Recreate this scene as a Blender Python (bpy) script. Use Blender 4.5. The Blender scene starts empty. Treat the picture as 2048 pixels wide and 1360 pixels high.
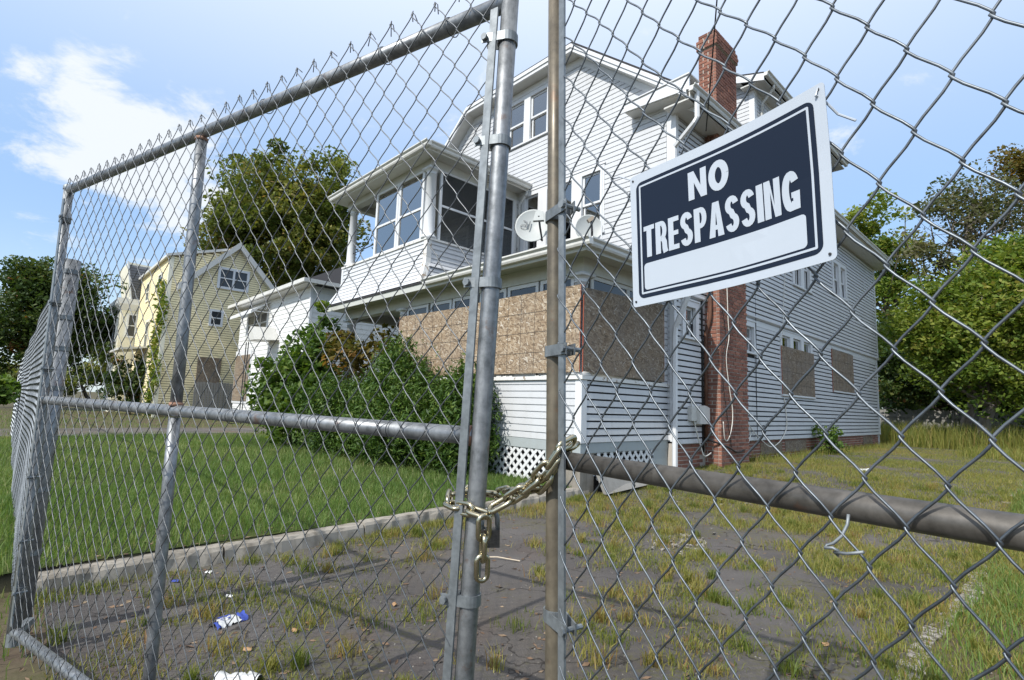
import bpy, math, random
import numpy as np
from mathutils import Vector, Matrix
random.seed(7); RNG = np.random.default_rng(7)
PI = math.pi
scn = bpy.context.scene
col = scn.collection

# ------------------------------------------------------------------ camera
F_PX, PITCH, ROLL, YAW = 1054.03, 0.124151, 0.0344772, 0.81569880
CAMZ = 1.2
cp, sp, cr, sr = math.cos(PITCH), math.sin(-PITCH), math.cos(ROLL), math.sin(ROLL)
base = np.array([[1, 0, 0], [0, 0, -1], [0, 1, 0.]])
Rx = np.array([[1, 0, 0], [0, cp, -sp], [0, sp, cp]])
Rz = np.array([[cr, -sr, 0], [sr, cr, 0], [0, 0, 1]])
RC = Rz @ Rx @ base
CPOS = np.array([0, 0, CAMZ])
cam = bpy.data.cameras.new('camera'); camo = bpy.data.objects.new('camera', cam); col.objects.link(camo)
cam.sensor_width = 36; cam.lens = F_PX / 2048 * 36; cam.clip_start = 0.05; cam.clip_end = 3000
M4 = Matrix.Identity(4)
for i in range(3):
    M4[i][0] = RC[0][i]; M4[i][1] = -RC[1][i]; M4[i][2] = -RC[2][i]; M4[i][3] = CPOS[i]
camo.matrix_world = M4
scn.camera = camo
scn.render.resolution_x, scn.render.resolution_y = 1024, 680

# ------------------------------------------------------------------ light and sky
SUN_EL, SUN_STR, SKY_STR, EXPO = 42.5, 3.8, 0.15, 0.34
SUNH = Vector((-0.680, -0.733, 0)).normalized()
sun = bpy.data.lights.new('sun', 'SUN'); suno = bpy.data.objects.new('sun', sun); col.objects.link(suno)
sun.energy = SUN_STR; sun.angle = math.radians(0.5); sun.color = (1.0, 0.955, 0.88)
sd = Vector((SUNH.x * math.cos(math.radians(SUN_EL)), SUNH.y * math.cos(math.radians(SUN_EL)), math.sin(math.radians(SUN_EL))))
suno.rotation_euler = sd.to_track_quat('Z', 'Y').to_euler()
suno.location = (-20, -10, 30)
scn.view_settings.view_transform = 'Standard'; scn.view_settings.look = 'None'
scn.view_settings.exposure = EXPO; scn.view_settings.gamma = 1; scn.view_settings.use_curve_mapping = False

def ray(x, y):
    return RC.T @ np.array([(x - 1024) / F_PX, (y - 680) / F_PX, 1.])
def at(x, y, Z):                      # point seen at photo pixel x, y at depth Z
    return CPOS + ray(x, y) * Z

world = bpy.data.worlds.new('World'); scn.world = world; world.use_nodes = True
nt = world.node_tree; nt.nodes.clear()
def wn(t, **kw):
    n = nt.nodes.new(t)
    for k, v in kw.items(): setattr(n, k, v)
    return n
L = nt.links.new
sky = wn('ShaderNodeTexSky', sky_type='NISHITA', sun_disc=False)
sky.sun_elevation = math.radians(SUN_EL); sky.sun_rotation = math.atan2(SUNH.x, SUNH.y)
sky.air_density = 1.0; sky.dust_density = 0.6; sky.ozone_density = 1.6
tc = wn('ShaderNodeTexCoord')
sep = wn('ShaderNodeSeparateXYZ'); L(tc.outputs['Generated'], sep.inputs[0])
zz = wn('ShaderNodeMath', operation='ADD'); L(sep.outputs[2], zz.inputs[0]); zz.inputs[1].default_value = 0.22
zm = wn('ShaderNodeMath', operation='MAXIMUM'); L(zz.outputs[0], zm.inputs[0]); zm.inputs[1].default_value = 0.06
dv = wn('ShaderNodeVectorMath', operation='DIVIDE'); L(tc.outputs['Generated'], dv.inputs[0])
cmb = wn('ShaderNodeCombineXYZ')
for k in range(3): L(zm.outputs[0], cmb.inputs[k])
L(cmb.outputs[0], dv.inputs[1])
no = wn('ShaderNodeTexNoise'); no.inputs['Scale'].default_value = 4.4; no.inputs['Detail'].default_value = 9; no.inputs['Roughness'].default_value = 0.62
no.inputs['Distortion'].default_value = 0.25
L(dv.outputs[0], no.inputs['Vector'])
acc = None
def bump(px, py, width, amp):
    global acc
    d = ray(px, py); d = d / np.linalg.norm(d)
    dt = wn('ShaderNodeVectorMath', operation='DOT_PRODUCT'); L(tc.outputs['Generated'], dt.inputs[0]); dt.inputs[1].default_value = d
    mr = wn('ShaderNodeMapRange', interpolation_type='SMOOTHSTEP'); L(dt.outputs['Value'], mr.inputs[0])
    mr.inputs[1].default_value = math.cos(width); mr.inputs[2].default_value = 1.0; mr.inputs[3].default_value = 0; mr.inputs[4].default_value = amp
    if acc is None: acc = mr.outputs[0]
    else:
        a = wn('ShaderNodeMath', operation='ADD'); L(acc, a.inputs[0]); L(mr.outputs[0], a.inputs[1]); acc = a.outputs[0]
for b in ((185, 190, .11, .12), (270, 265, .15, .13), (70, 265, .13, .11), (430, 330, .14, .16), (330, 420, .2, .05), (130, 135, .07, .09)): bump(*b)
ad = wn('ShaderNodeMath', operation='ADD'); L(no.outputs['Fac'], ad.inputs[0]); L(acc, ad.inputs[1])
cr1 = wn('ShaderNodeMapRange', interpolation_type='SMOOTHSTEP'); L(ad.outputs[0], cr1.inputs[0])
cr1.inputs[1].default_value = 0.60; cr1.inputs[2].default_value = 0.79; cr1.inputs[3].default_value = 0; cr1.inputs[4].default_value = 0.92
lift = wn('ShaderNodeMix', data_type='RGBA'); lift.inputs['Factor'].default_value = 0.66
L(sky.outputs[0], lift.inputs['A']); 
grad = wn('ShaderNodeValToRGB'); L(sep.outputs[2], grad.inputs[0]); grad.color_ramp.interpolation = 'EASE'
for e_, (p_, c_) in zip((grad.color_ramp.elements[0], grad.color_ramp.elements[1], grad.color_ramp.elements.new(.28)), ((0.0, (.43, .53, .59, 1)), (.85, (.15, .27, .56, 1)), (.28, (.25, .385, .60, 1)))):
    e_.position = p_; e_.color = c_
gs = wn('ShaderNodeVectorMath', operation='SCALE'); L(grad.outputs[0], gs.inputs[0]); gs.inputs['Scale'].default_value = 9.6
L(gs.outputs[0], lift.inputs['B'])
mixc = wn('ShaderNodeMix', data_type='RGBA'); L(cr1.outputs[0], mixc.inputs['Factor'])
L(lift.outputs['Result'], mixc.inputs['A']); mixc.inputs['B'].default_value = (5.0, 5.25, 5.5, 1)
bg = wn('ShaderNodeBackground'); bg.inputs['Strength'].default_value = SKY_STR; L(mixc.outputs['Result'], bg.inputs['Color'])
wo = wn('ShaderNodeOutputWorld'); L(bg.outputs[0], wo.inputs[0])

# ------------------------------------------------------------------ helpers
HX, HY = 0.99126047, 7.35899889           # porch corner of the house
UU = np.array([math.sin(YAW), math.cos(YAW)]); VV = np.array([-math.cos(YAW), math.sin(YAW)])
HROT = math.atan2(UU[1], UU[0])
def hw(u, v, z=0): return np.array([HX + u * UU[0] + v * VV[0], HY + u * UU[1] + v * VV[1], z])
def tohouse(P):
    d = np.array([P[0] - HX, P[1] - HY]); return float(d @ UU), float(d @ VV)

def tag(o, label=None, cat=None, group=None, kind=None):
    if label: o['label'] = label
    if cat: o['category'] = cat
    if group: o['group'] = group
    if kind: o['kind'] = kind
    return o
def empty(name, loc=(0, 0, 0), rz=0, label=None, cat=None, group=None, kind=None):
    o = bpy.data.objects.new(name, None); col.objects.link(o); o.location = loc; o.rotation_euler = (0, 0, rz)
    o.empty_display_size = 0.2
    return tag(o, label, cat, group, kind)
def link(name, me, parent=None):
    o = bpy.data.objects.new(name, me); col.objects.link(o)
    if parent is not None: o.parent = parent
    return o

class MB:
    def __init__(s): s.v = []; s.f = []
    def add(s, vs, fs):
        n = len(s.v); s.v.extend([tuple(map(float, p)) for p in vs]); s.f.extend([tuple(n + i for i in f) for f in fs]); return s
    def box(s, x0, x1, y0, y1, z0, z1):
        if x0 > x1: x0, x1 = x1, x0
        if y0 > y1: y0, y1 = y1, y0
        if z0 > z1: z0, z1 = z1, z0
        return s.add([(x0, y0, z0), (x1, y0, z0), (x1, y1, z0), (x0, y1, z0), (x0, y0, z1), (x1, y0, z1), (x1, y1, z1), (x0, y1, z1)],
                     [(0, 3, 2, 1), (4, 5, 6, 7), (0, 1, 5, 4), (1, 2, 6, 5), (2, 3, 7, 6), (3, 0, 4, 7)])
    def hexa(s, b, t):                     # 4 bottom, 4 top points
        return s.add(list(b) + list(t), [(0, 3, 2, 1), (4, 5, 6, 7), (0, 1, 5, 4), (1, 2, 6, 5), (2, 3, 7, 6), (3, 0, 4, 7)])
    def bar(s, p, q, w, h, up=(0, 0, 1)):  # rectangular bar from p to q
        p, q = Vector(p), Vector(q); d = (q - p).normalized(); a = d.cross(Vector(up))
        if a.length < 1e-4: a = d.cross(Vector((1, 0, 0)))
        a.normalize(); b = a.cross(d)
        a *= w / 2; b *= h / 2
        return s.hexa([p - a - b, p + a - b, p + a + b, p - a + b], [q - a - b, q + a - b, q + a + b, q - a + b])
    def tube(s, pts, r, n=8, cap=True):
        pts = [Vector(p) for p in pts]; m = len(pts); rs = r if hasattr(r, '__len__') else [r] * m
        t0 = (pts[1] - pts[0]).normalized(); ref = Vector((0, 0, 1)) if abs(t0.z) < .9 else Vector((1, 0, 0))
        a = t0.cross(ref).normalized(); k0 = len(s.v); vs = []
        for i, p in enumerate(pts):
            t = (pts[min(i + 1, m - 1)] - pts[max(i - 1, 0)])
            t = t.normalized() if t.length > 1e-9 else t0
            a = (a - t * a.dot(t)); a = a.normalized() if a.length > 1e-6 else t.orthogonal().normalized()
            b = t.cross(a)
            for j in range(n):
                c = 2 * PI * j / n; vs.append(p + (a * math.cos(c) + b * math.sin(c)) * rs[i])
        fs = [(i * n + j, i * n + (j + 1) % n, (i + 1) * n + (j + 1) % n, (i + 1) * n + j) for i in range(m - 1) for j in range(n)]
        if cap: fs += [tuple(range(n - 1, -1, -1)), tuple((m - 1) * n + j for j in range(n))]
        return s.add(vs, fs)
    def prism(s, poly, axis, a, b):        # poly of 2d points extruded along axis 'u' or 'v' or 'z'
        n = len(poly)
        P = {'u': lambda p, t: (t, p[0], p[1]), 'v': lambda p, t: (p[0], t, p[1]), 'z': lambda p, t: (p[0], p[1], t)}[axis]
        return s.add([P(p, a) for p in poly] + [P(p, b) for p in poly],
                     [tuple(range(n - 1, -1, -1)), tuple(range(n, 2 * n))] + [(i, (i + 1) % n, n + (i + 1) % n, n + i) for i in range(n)])
    def lathe(s, prof, c=(0, 0, 0), n=14):
        vs = [(c[0] + r * math.cos(2 * PI * j / n), c[1] + r * math.sin(2 * PI * j / n), c[2] + z) for r, z in prof for j in range(n)]
        m = len(prof)
        fs = [(i * n + j, i * n + (j + 1) % n, (i + 1) * n + (j + 1) % n, (i + 1) * n + j) for i in range(m - 1) for j in range(n)]
        fs += [tuple(range(n - 1, -1, -1)), tuple((m - 1) * n + j for j in range(n))]
        return s.add(vs, fs)
    def mesh(s, name, mat=None, smooth=False):
        me = bpy.data.meshes.new(name); me.from_pydata(s.v, [], s.f); me.update()
        if mat: me.materials.append(mat)
        if smooth: me.polygons.foreach_set('use_smooth', [True] * len(me.polygons))
        return me
    def build(s, name, mat, parent=None, smooth=False, **kw):
        me = s.mesh(name, mat, smooth)
        import bmesh
        bm = bmesh.new(); bm.from_mesh(me); bmesh.ops.recalc_face_normals(bm, faces=bm.faces); bm.to_mesh(me); bm.free()
        return tag(link(name, me, parent), **kw)

def np_mesh(name, V, Fa, mat, tone=None, smooth=False):
    me = bpy.data.meshes.new(name); V = np.asarray(V, np.float32); Fa = np.asarray(Fa, np.int32)
    nf, k = Fa.shape
    me.vertices.add(len(V)); me.vertices.foreach_set('co', V.ravel())
    me.loops.add(nf * k); me.loops.foreach_set('vertex_index', Fa.ravel())
    me.polygons.add(nf); me.polygons.foreach_set('loop_start', np.arange(0, nf * k, k, dtype=np.int32))
    me.polygons.foreach_set('loop_total', np.full(nf, k, np.int32))
    if smooth: me.polygons.foreach_set('use_smooth', np.ones(nf, bool))
    me.update(calc_edges=True)
    if tone is not None:
        a = me.attributes.new('tone', 'FLOAT', 'POINT'); a.data.foreach_set('value', np.asarray(tone, np.float32))
    if mat: me.materials.append(mat)
    return me

# ------------------------------------------------------------------ materials
class NT:
    def __init__(s, name):
        s.m = bpy.data.materials.new(name); s.m.use_nodes = True; s.t = s.m.node_tree
        s.b = s.t.nodes['Principled BSDF']; s.o = s.t.nodes['Material Output']
    def n(s, t, **kw):
        x = s.t.nodes.new(t)
        for k, v in kw.items(): setattr(x, k, v)
        return x
    def l(s, a, b): s.t.links.new(a, b)
    def obj(s, scale=(1, 1, 1), rot=(0, 0, 0)):
        c = s.n('ShaderNodeTexCoord'); m = s.n('ShaderNodeMapping'); m.inputs['Scale'].default_value = scale; m.inputs['Rotation'].default_value = rot
        s.l(c.outputs['Object'], m.inputs[0]); return m.outputs[0]
    def noise(s, vec, scale, detail=4, rough=.5, dist=0):
        x = s.n('ShaderNodeTexNoise'); x.inputs['Scale'].default_value = scale; x.inputs['Detail'].default_value = detail
        x.inputs['Roughness'].default_value = rough; x.inputs['Distortion'].default_value = dist
        if vec is not None: s.l(vec, x.inputs['Vector'])
        return x.outputs['Fac']
    def ramp(s, fac, stops, interp='LINEAR'):
        r = s.n('ShaderNodeValToRGB'); e = r.color_ramp; e.interpolation = interp
        while len(e.elements) < len(stops): e.elements.new(0.5)
        for i, (p, c) in enumerate(stops):
            e.elements[i].position = p; e.elements[i].color = (*c, 1) if len(c) == 3 else c
        s.l(fac, r.inputs[0]); return r.outputs[0]
    def mix(s, fac, a, b, blend='MIX'):
        x = s.n('ShaderNodeMix', data_type='RGBA', blend_type=blend)
        for k, val in (('Factor', fac), ('A', a), ('B', b)):
            if hasattr(val, 'is_linked'): s.l(val, x.inputs[k])
            elif k == 'Factor': x.inputs[k].default_value = val
            else: x.inputs[k].default_value = (*val, 1)
        return x.outputs['Result']
    def mapr(s, v, a, b, c=0, d=1):
        x = s.n('ShaderNodeMapRange'); s.l(v, x.inputs[0])
        for i, k in enumerate((a, b, c, d)): x.inputs[i + 1].default_value = k
        return x.outputs[0]
    def color(s, c):
        if hasattr(c, 'is_linked'): s.l(c, s.b.inputs['Base Color'])
        else: s.b.inputs['Base Color'].default_value = (*c, 1)
    def bump(s, h, strength=.3, dist=.01):
        x = s.n('ShaderNodeBump'); x.inputs['Strength'].default_value = strength; x.inputs['Distance'].default_value = dist
        s.l(h, x.inputs['Height']); s.l(x.outputs[0], s.b.inputs['Normal'])
    def done(s, rough=.6, metal=0, spec=.5):
        s.b.inputs['Roughness'].default_value = rough; s.b.inputs['Metallic'].default_value = metal
        s.b.inputs['Specular IOR Level'].default_value = spec
        return s.m

def paint(name, c, rough=.5, dirt=.12, scale=1.5, dirtc=(.25, .23, .2)):
    k = NT(name); v = k.obj(); n1 = k.noise(v, scale, 6, .65); n2 = k.noise(k.obj((6, 6, .6)), 2.0, 5, .6)
    f = k.mapr(n1, .45, .8, 0, dirt); g = k.mapr(n2, .5, .85, 0, dirt)
    base_ = k.mix(f, c, dirtc); k.color(k.mix(g, base_, dirtc)); k.bump(k.noise(v, 60, 3), .08, .004)
    return k.done(rough)
def peeling(name, c, wood):
    k = NT(name); n = k.noise(k.obj((1, 1, 1)), 9, 8, .7)
    k.color(k.mix(k.ramp(n, [(.56, (0, 0, 0)), (.6, (1, 1, 1))]), c, wood)); k.bump(n, .3, .01); return k.done(.65)
def galv(name, c=(.36, .38, .40), dark=(.17, .18, .19), rough=.42, rust=0.0, metal=.75):
    k = NT(name); v = k.obj(); n = k.noise(v, 35, 6, .65); n2 = k.noise(k.obj((1, 1, .25)), 14, 5, .7)
    cc = k.mix(k.mapr(n, .35, .7), c, dark); cc = k.mix(k.mapr(n2, .52, .75, 0, .55), cc, tuple(min(1, x * 1.5) for x in c))
    if rust:
        r = k.ramp(k.noise(v, 7, 8, .7), [(.60 - rust * .1, (0, 0, 0)), (.70, (1, 1, 1))]); cc = k.mix(r, cc, (.16, .07, .03))
    k.color(cc); k.bump(n, .12, .002); k.l(k.mapr(n2, .3, .75, rough - .1, rough + .18), k.b.inputs['Roughness'])
    k.b.inputs['Metallic'].default_value = metal
    return k.m
def leafmat(name, stops, trans=.35, rough=.55):
    k = NT(name); a = k.n('ShaderNodeAttribute', attribute_name='tone')
    c = k.ramp(a.outputs['Fac'], stops); k.color(c); k.done(rough, 0, .3)
    tr = k.n('ShaderNodeBsdfTranslucent'); ms = k.n('ShaderNodeMixShader'); ms.inputs[0].default_value = trans
    tcol = k.mix(1.0, c, (1.25, 1.25, .6), 'MULTIPLY'); k.l(tcol, tr.inputs[0])
    k.l(k.b.outputs[0], ms.inputs[1]); k.l(tr.outputs[0], ms.inputs[2]); k.l(ms.outputs[0], k.o.inputs[0])
    return k.m
def glassmat(name, tint=(.55, .6, .62), refl=.28):
    k = NT(name); t = k.n('ShaderNodeBsdfTransparent'); t.inputs[0].default_value = (*tint, 1)
    g = k.n('ShaderNodeBsdfGlossy'); g.inputs['Roughness'].default_value = .03; g.inputs[0].default_value = (.90, .88, .84, 1)
    fr = k.n('ShaderNodeFresnel'); fr.inputs[0].default_value = 1.55
    m = k.n('ShaderNodeMath', operation='ADD', use_clamp=True); k.l(fr.outputs[0], m.inputs[0]); m.inputs[1].default_value = refl
    ms = k.n('ShaderNodeMixShader'); k.l(m.outputs[0], ms.inputs[0]); k.l(t.outputs[0], ms.inputs[1]); k.l(g.outputs[0], ms.inputs[2]); k.l(ms.outputs[0], k.o.inputs[0])
    return k.m
def osbmat(name, grey=.4, axis='x', bright=1.0):
    k = NT(name); c = k.n('ShaderNodeTexCoord'); col_ = None; hsum = None
    for i, ang in enumerate((.15, 1.25, -.7, .75, 2.0, -.25)):
        m1 = k.n('ShaderNodeMapping'); m1.inputs['Rotation'].default_value = (ang, 0, 0) if axis == 'x' else (0, ang, 0); m1.inputs['Location'].default_value = (i * 3.1, i * 1.7, i * 7.7)
        k.l(c.outputs['Object'], m1.inputs[0])
        m2 = k.n('ShaderNodeMapping'); m2.inputs['Scale'].default_value = (1, 9, 42) if axis == 'x' else (9, 1, 42); k.l(m1.outputs[0], m2.inputs[0])
        vo = k.n('ShaderNodeTexVoronoi'); vo.inputs['Scale'].default_value = 1.0 + .15 * i; k.l(m2.outputs[0], vo.inputs['Vector'])
        sc_ = k.n('ShaderNodeSeparateColor'); k.l(vo.outputs['Color'], sc_.inputs[0])
        t = k.ramp(sc_.outputs[0], [(0, tuple(bright * x for x in (.115, .08, .05))), (.3, tuple(bright * x for x in (.25, .175, .108))), (.7, tuple(bright * x for x in (.36, .27, .178))), (.93, tuple(bright * x for x in (.45, .37, .27))), (1, tuple(bright * x for x in (.62, .57, .49)))])
        if col_ is None: col_, hsum = t, sc_.outputs[1]
        else:
            gt = k.n('ShaderNodeMath', operation='GREATER_THAN'); k.l(sc_.outputs[2], gt.inputs[0]); gt.inputs[1].default_value = .70
            col_ = k.mix(gt.outputs[0], col_, t)
    w = k.noise(c.outputs['Object'], 1.6, 5, .6)
    col_ = k.mix(k.mapr(w, .35, .7, .15 * grey, grey), col_, (.19, .175, .16))
    k.color(col_); k.bump(hsum, .25, .004); return k.done(.8, 0, .25)

WHITE = paint('white_vinyl', (.57, .585, .605), .45, .2)
TRIM = paint('white_trim_paint', (.66, .675, .69), .42, .10, 3)
GUT = paint('gutter_paint', (.62, .62, .59), .45, .25, 4)
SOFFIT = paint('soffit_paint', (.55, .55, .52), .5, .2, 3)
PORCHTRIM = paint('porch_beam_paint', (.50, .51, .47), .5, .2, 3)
SKIRT = paint('grey_skirt_paint', (.34, .38, .39), .6, .2, 3)
PEEL = peeling('peeling_white_paint', (.66, .66, .64), (.30, .24, .18))
WOODGREY = paint('weathered_wood', (.24, .235, .22), .85, .4, 8, (.11, .10, .09))
CONC = paint('concrete', (.235, .215, .185), .95, .7, 7, (.09, .08, .06))
LAP_SHADE = NT('painted_lap_shade'); LAP_SHADE.color((.05, .052, .056)); LAP_SHADE = LAP_SHADE.done(.9, 0, .1)  # near-black backing colour, paints the shade lines between the side-wall boards
SHINGLE = NT('asphalt_shingle'); SHINGLE.color(SHINGLE.mix(SHINGLE.noise(SHINGLE.obj(), 30, 4), (.022, .022, .024), (.055, .055, .06))); SHINGLE = SHINGLE.done(.9, 0, .2)
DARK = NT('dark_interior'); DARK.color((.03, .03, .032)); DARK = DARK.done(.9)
BLACK = NT('black_rubber'); BLACK.color((.012, .012, .013)); BLACK = BLACK.done(.5)
CABLEW = paint('white_cable', (.7, .68, .62), .5, .1)
RUSTPIPE = NT('rusty_conduit'); RUSTPIPE.color(RUSTPIPE.ramp(RUSTPIPE.noise(RUSTPIPE.obj((1, 1, .3)), 12, 6, .7), [(.35, (.07, .032, .02)), (.55, (.14, .06, .032)), (.7, (.2, .17, .15))])); RUSTPIPE = RUSTPIPE.done(.7)
OSB = osbmat('osb_sheathing', .30, 'x', 1.0); OSBG = osbmat('weathered_osb', .55, 'y', .66)
REDEDGE = NT('red_painted_edge'); REDEDGE.color((.33, .085, .045)); REDEDGE = REDEDGE.done(.8)
BLACKINK = NT('black_ink'); BLACKINK.color((.05, .042, .035)); BLACKINK = BLACKINK.done(.8)
GLASS = glassmat('window_glass', (.42, .46, .5), .26)
GLASSP = glassmat('porch_glass', (.40, .44, .49), .34)
GLASSD = glassmat('transom_glass', (.22, .24, .26), .04)
SCREEN = NT('insect_screen')
_t = SCREEN.n('ShaderNodeBsdfTransparent'); _d = SCREEN.n('ShaderNodeBsdfDiffuse'); _d.inputs[0].default_value = (.05, .055, .06, 1)
_m = SCREEN.n('ShaderNodeMixShader'); _m.inputs[0].default_value = .42; SCREEN.l(_t.outputs[0], _m.inputs[1]); SCREEN.l(_d.outputs[0], _m.inputs[2]); SCREEN.l(_m.outputs[0], SCREEN.o.inputs[0]); SCREEN = SCREEN.m
def brickmat(name, stops, soot=.3):
    k = NT(name); oi = k.n('ShaderNodeObjectInfo'); v = k.obj()
    geo = k.n('ShaderNodeAttribute', attribute_name='tone')
    ad_ = k.n('ShaderNodeMath', operation='ADD'); k.l(oi.outputs['Random'], ad_.inputs[0]); k.l(geo.outputs['Fac'], ad_.inputs[1])
    fr_ = k.n('ShaderNodeMath', operation='FRACT'); k.l(ad_.outputs[0], fr_.inputs[0])
    c = k.ramp(fr_.outputs[0], stops); n = k.noise(v, 40, 5, .65)
    c = k.mix(k.mapr(n, .4, .75, 0, .5), c, (.12, .06, .045)); k.color(c); k.bump(n, .3, .004); return k.done(.85, 0, .25)
BRICK = brickmat('red_brick', [(0, (.16, .075, .056)), (.4, (.25, .11, .078)), (.75, (.32, .15, .105)), (1, (.20, .10, .075))])
MORTAR = paint('mortar', (.42, .385, .34), .9, .3, 6)
GALV = galv('galvanised_pipe', (.30, .315, .33), (.13, .14, .148), .46, .12, .7); GALVB = galv('galvanised_band', (.25, .275, .29), (.14, .155, .165), .5, 0, .6)
GALVW = galv('galvanised_wire', (.15, .16, .17), (.085, .09, .095), .44, 0, .88); WIRE2 = galv('dull_grey_wire', (.16, .18, .20), (.075, .085, .095), .42, 0, .85)
RAIL2 = galv('stained_pipe', (.135, .125, .112), (.06, .055, .048), .45, .3, .45)
POST2 = galv('tan_stained_post', (.15, .128, .092), (.08, .068, .05), .42, .35, .25)
RUST = NT('rust_weld'); RUST.color(RUST.mix(RUST.noise(RUST.obj(), 60, 5), (.22, .085, .045), (.38, .25, .18))); RUST = RUST.done(.85)
BRASS = NT('yellow_zinc_chain'); BRASS.color(BRASS.mix(BRASS.noise(BRASS.obj(), 50, 4), (.58, .53, .39), (.36, .32, .22))); BRASS = BRASS.done(.24, 1)
LOCKM = galv('laminated_lock_steel', (.22, .22, .22), (.08, .08, .08), .35, .2, .8)
SIGNW = NT('sign_white'); SIGNW.color(SIGNW.mix(SIGNW.mapr(SIGNW.noise(SIGNW.obj(), 6, 5, .6), .45, .75, 0, .15), (.43, .475, .53), (.33, .36, .39))); SIGNW = SIGNW.done(.22)
SIGNN = NT('sign_navy'); SIGNN.color((.010, .015, .028)); SIGNN = SIGNN.done(.2, 0, .22)
BARK = NT('bark'); BARK.color(BARK.ramp(BARK.noise(BARK.obj((1, 1, .2)), 14, 6, .7), [(.3, (.05, .04, .032)), (.7, (.15, .125, .10))])); BARK = BARK.done(.9)
GREY_BARK = NT('pale_bark'); GREY_BARK.color(GREY_BARK.ramp(GREY_BARK.noise(GREY_BARK.obj((1, 1, .2)), 14, 6, .7), [(.3, (.10, .085, .07)), (.7, (.24, .21, .18))])); GREY_BARK = GREY_BARK.done(.9)
LF_OAK = leafmat('oak_leaves', [(0, (.06, .10, .02)), (.5, (.15, .18, .04)), (.85, (.235, .215, .055)), (1, (.28, .18, .065))])
LF_DARK = leafmat('dark_leaves', [(0, (.024, .055, .015)), (.6, (.06, .10, .024)), (.92, (.11, .125, .03)), (1, (.22, .10, .035))])
LF_LIGHT = leafmat('light_leaves', [(0, (.055, .115, .017)), (.5, (.16, .22, .035)), (.85, (.27, .29, .055)), (1, (.30, .26, .08))], .42)
LF_DRY = leafmat('sparse_dry_leaves', [(0, (.06, .085, .03)), (.5, (.11, .12, .05)), (1, (.2, .17, .11))], .4)
LF_YEW = leafmat('yew_needles', [(0, (.026, .062, .013)), (.6, (.075, .14, .024)), (1, (.17, .23, .045))], .25)
LF_SHRUB = leafmat('shrub_leaves', [(0, (.045, .10, .016)), (.6, (.10, .17, .03)), (1, (.18, .23, .05))], .4)
LF_GOLD = leafmat('golden_leaves', [(0, (.08, .10, .02)), (.6, (.17, .13, .035)), (1, (.24, .13, .04))], .4)
GRASSM = leafmat('lawn_grass', [(0, (.07, .14, .03)), (.5, (.145, .225, .055)), (.8, (.24, .28, .10)), (1, (.40, .37, .2))], .35)
WEEDM = leafmat('dry_weeds', [(0, (.09, .14, .026)), (.45, (.20, .21, .045)), (.8, (.32, .28, .09)), (1, (.25, .14, .06))], .35)
YELLOW = paint('yellow_siding', (.90, .79, .50), .55, .12, 1.2)
PALEY = paint('pale_yellow_siding', (.78, .745, .60), .55, .12, 1.2)
SLATE = NT('slate_roof'); SLATE.color(SLATE.mix(SLATE.noise(SLATE.obj((1, 1, 3)), 6, 5, .7), (.06, .062, .07), (.20, .205, .22))); SLATE = SLATE.done(.7)

# ground materials
def groundmat():
    k = NT('bare_soil'); v = k.obj(); n = k.noise(v, .8, 6, .6); n2 = k.noise(v, 14, 5, .6)
    c = k.mix(k.mapr(n, .4, .62), (.085, .065, .048), (.075, .085, .030)); c = k.mix(k.mapr(n2, .4, .75, 0, .6), c, (.13, .105, .07))
    k.color(c); k.bump(n2, .5, .02); return k.done(.95, 0, .15)
def asphaltmat():
    k = NT('old_asphalt'); v = k.obj(); n = k.noise(v, .9, 6, .6); n2 = k.noise(v, 70, 3, .6); n3 = k.noise(v, 220, 2, .5)
    c = k.mix(k.mapr(n, .35, .65), (.082, .076, .074), (.138, .128, .122))
    c = k.mix(k.mapr(n2, .5, .75, 0, .55), c, (.105, .096, .09))
    c = k.mix(k.ramp(n3, [(.66, (0, 0, 0)), (.70, (.55, .55, .55))]), c, (.26, .24, .21))
    soil = k.ramp(k.noise(v, .45, 5, .62, .4), [(.50, (0, 0, 0)), (.62, (.45, .45, .45))]); c = k.mix(soil, c, (.125, .105, .082))
    moss = k.ramp(k.noise(k.obj((1, 1, 1), (.3, 0, 2)), .9, 9, .78, .3), [(.49, (0, 0, 0)), (.60, (1, 1, 1))]); fine = k.ramp(k.noise(v, 38, 6, .75), [(.47, (0, 0, 0)), (.56, (.85, .85, .85))]); mm_ = k.mix(1.0, moss, fine, 'MULTIPLY'); c = k.mix(mm_, c, (.12, .115, .045))
    red = k.ramp(k.noise(k.obj((1, 1, 1), (0, 0, 1)), .33, 5, .62, .5), [(.60, (0, 0, 0)), (.70, (.6, .6, .6))]); c = k.mix(red, c, (.14, .085, .062))
    vo = k.n('ShaderNodeTexVoronoi', feature='DISTANCE_TO_EDGE'); vo.inputs['Scale'].default_value = 2.6
    nz = k.n('ShaderNodeTexNoise'); k.l(v, nz.inputs['Vector']); nz.inputs['Scale'].default_value = 1.7; nz.inputs['Detail'].default_value = 6; wv = k.mix(.55, v, nz.outputs['Color']); k.l(wv, vo.inputs['Vector'])
    crk = k.ramp(vo.outputs['Distance'], [(.0, (.8, .8, .8)), (.012, (0, 0, 0))]); c = k.mix(crk, c, (.018, .015, .013))
    k.color(c); k.bump(k.noise(v, 90, 6, .8), 1.0, .012); return k.done(.92, 0, .2)
SOIL = groundmat(); ASPH = asphaltmat()
LAWNB = NT('lawn_soil'); LAWNB.color(LAWNB.ramp(LAWNB.noise(LAWNB.obj(), 3, 6, .6), [(.35, (.035, .055, .014)), (.6, (.06, .08, .022)), (.75, (.10, .085, .045))])); LAWNB = LAWNB.done(.95, 0, .1)

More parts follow.
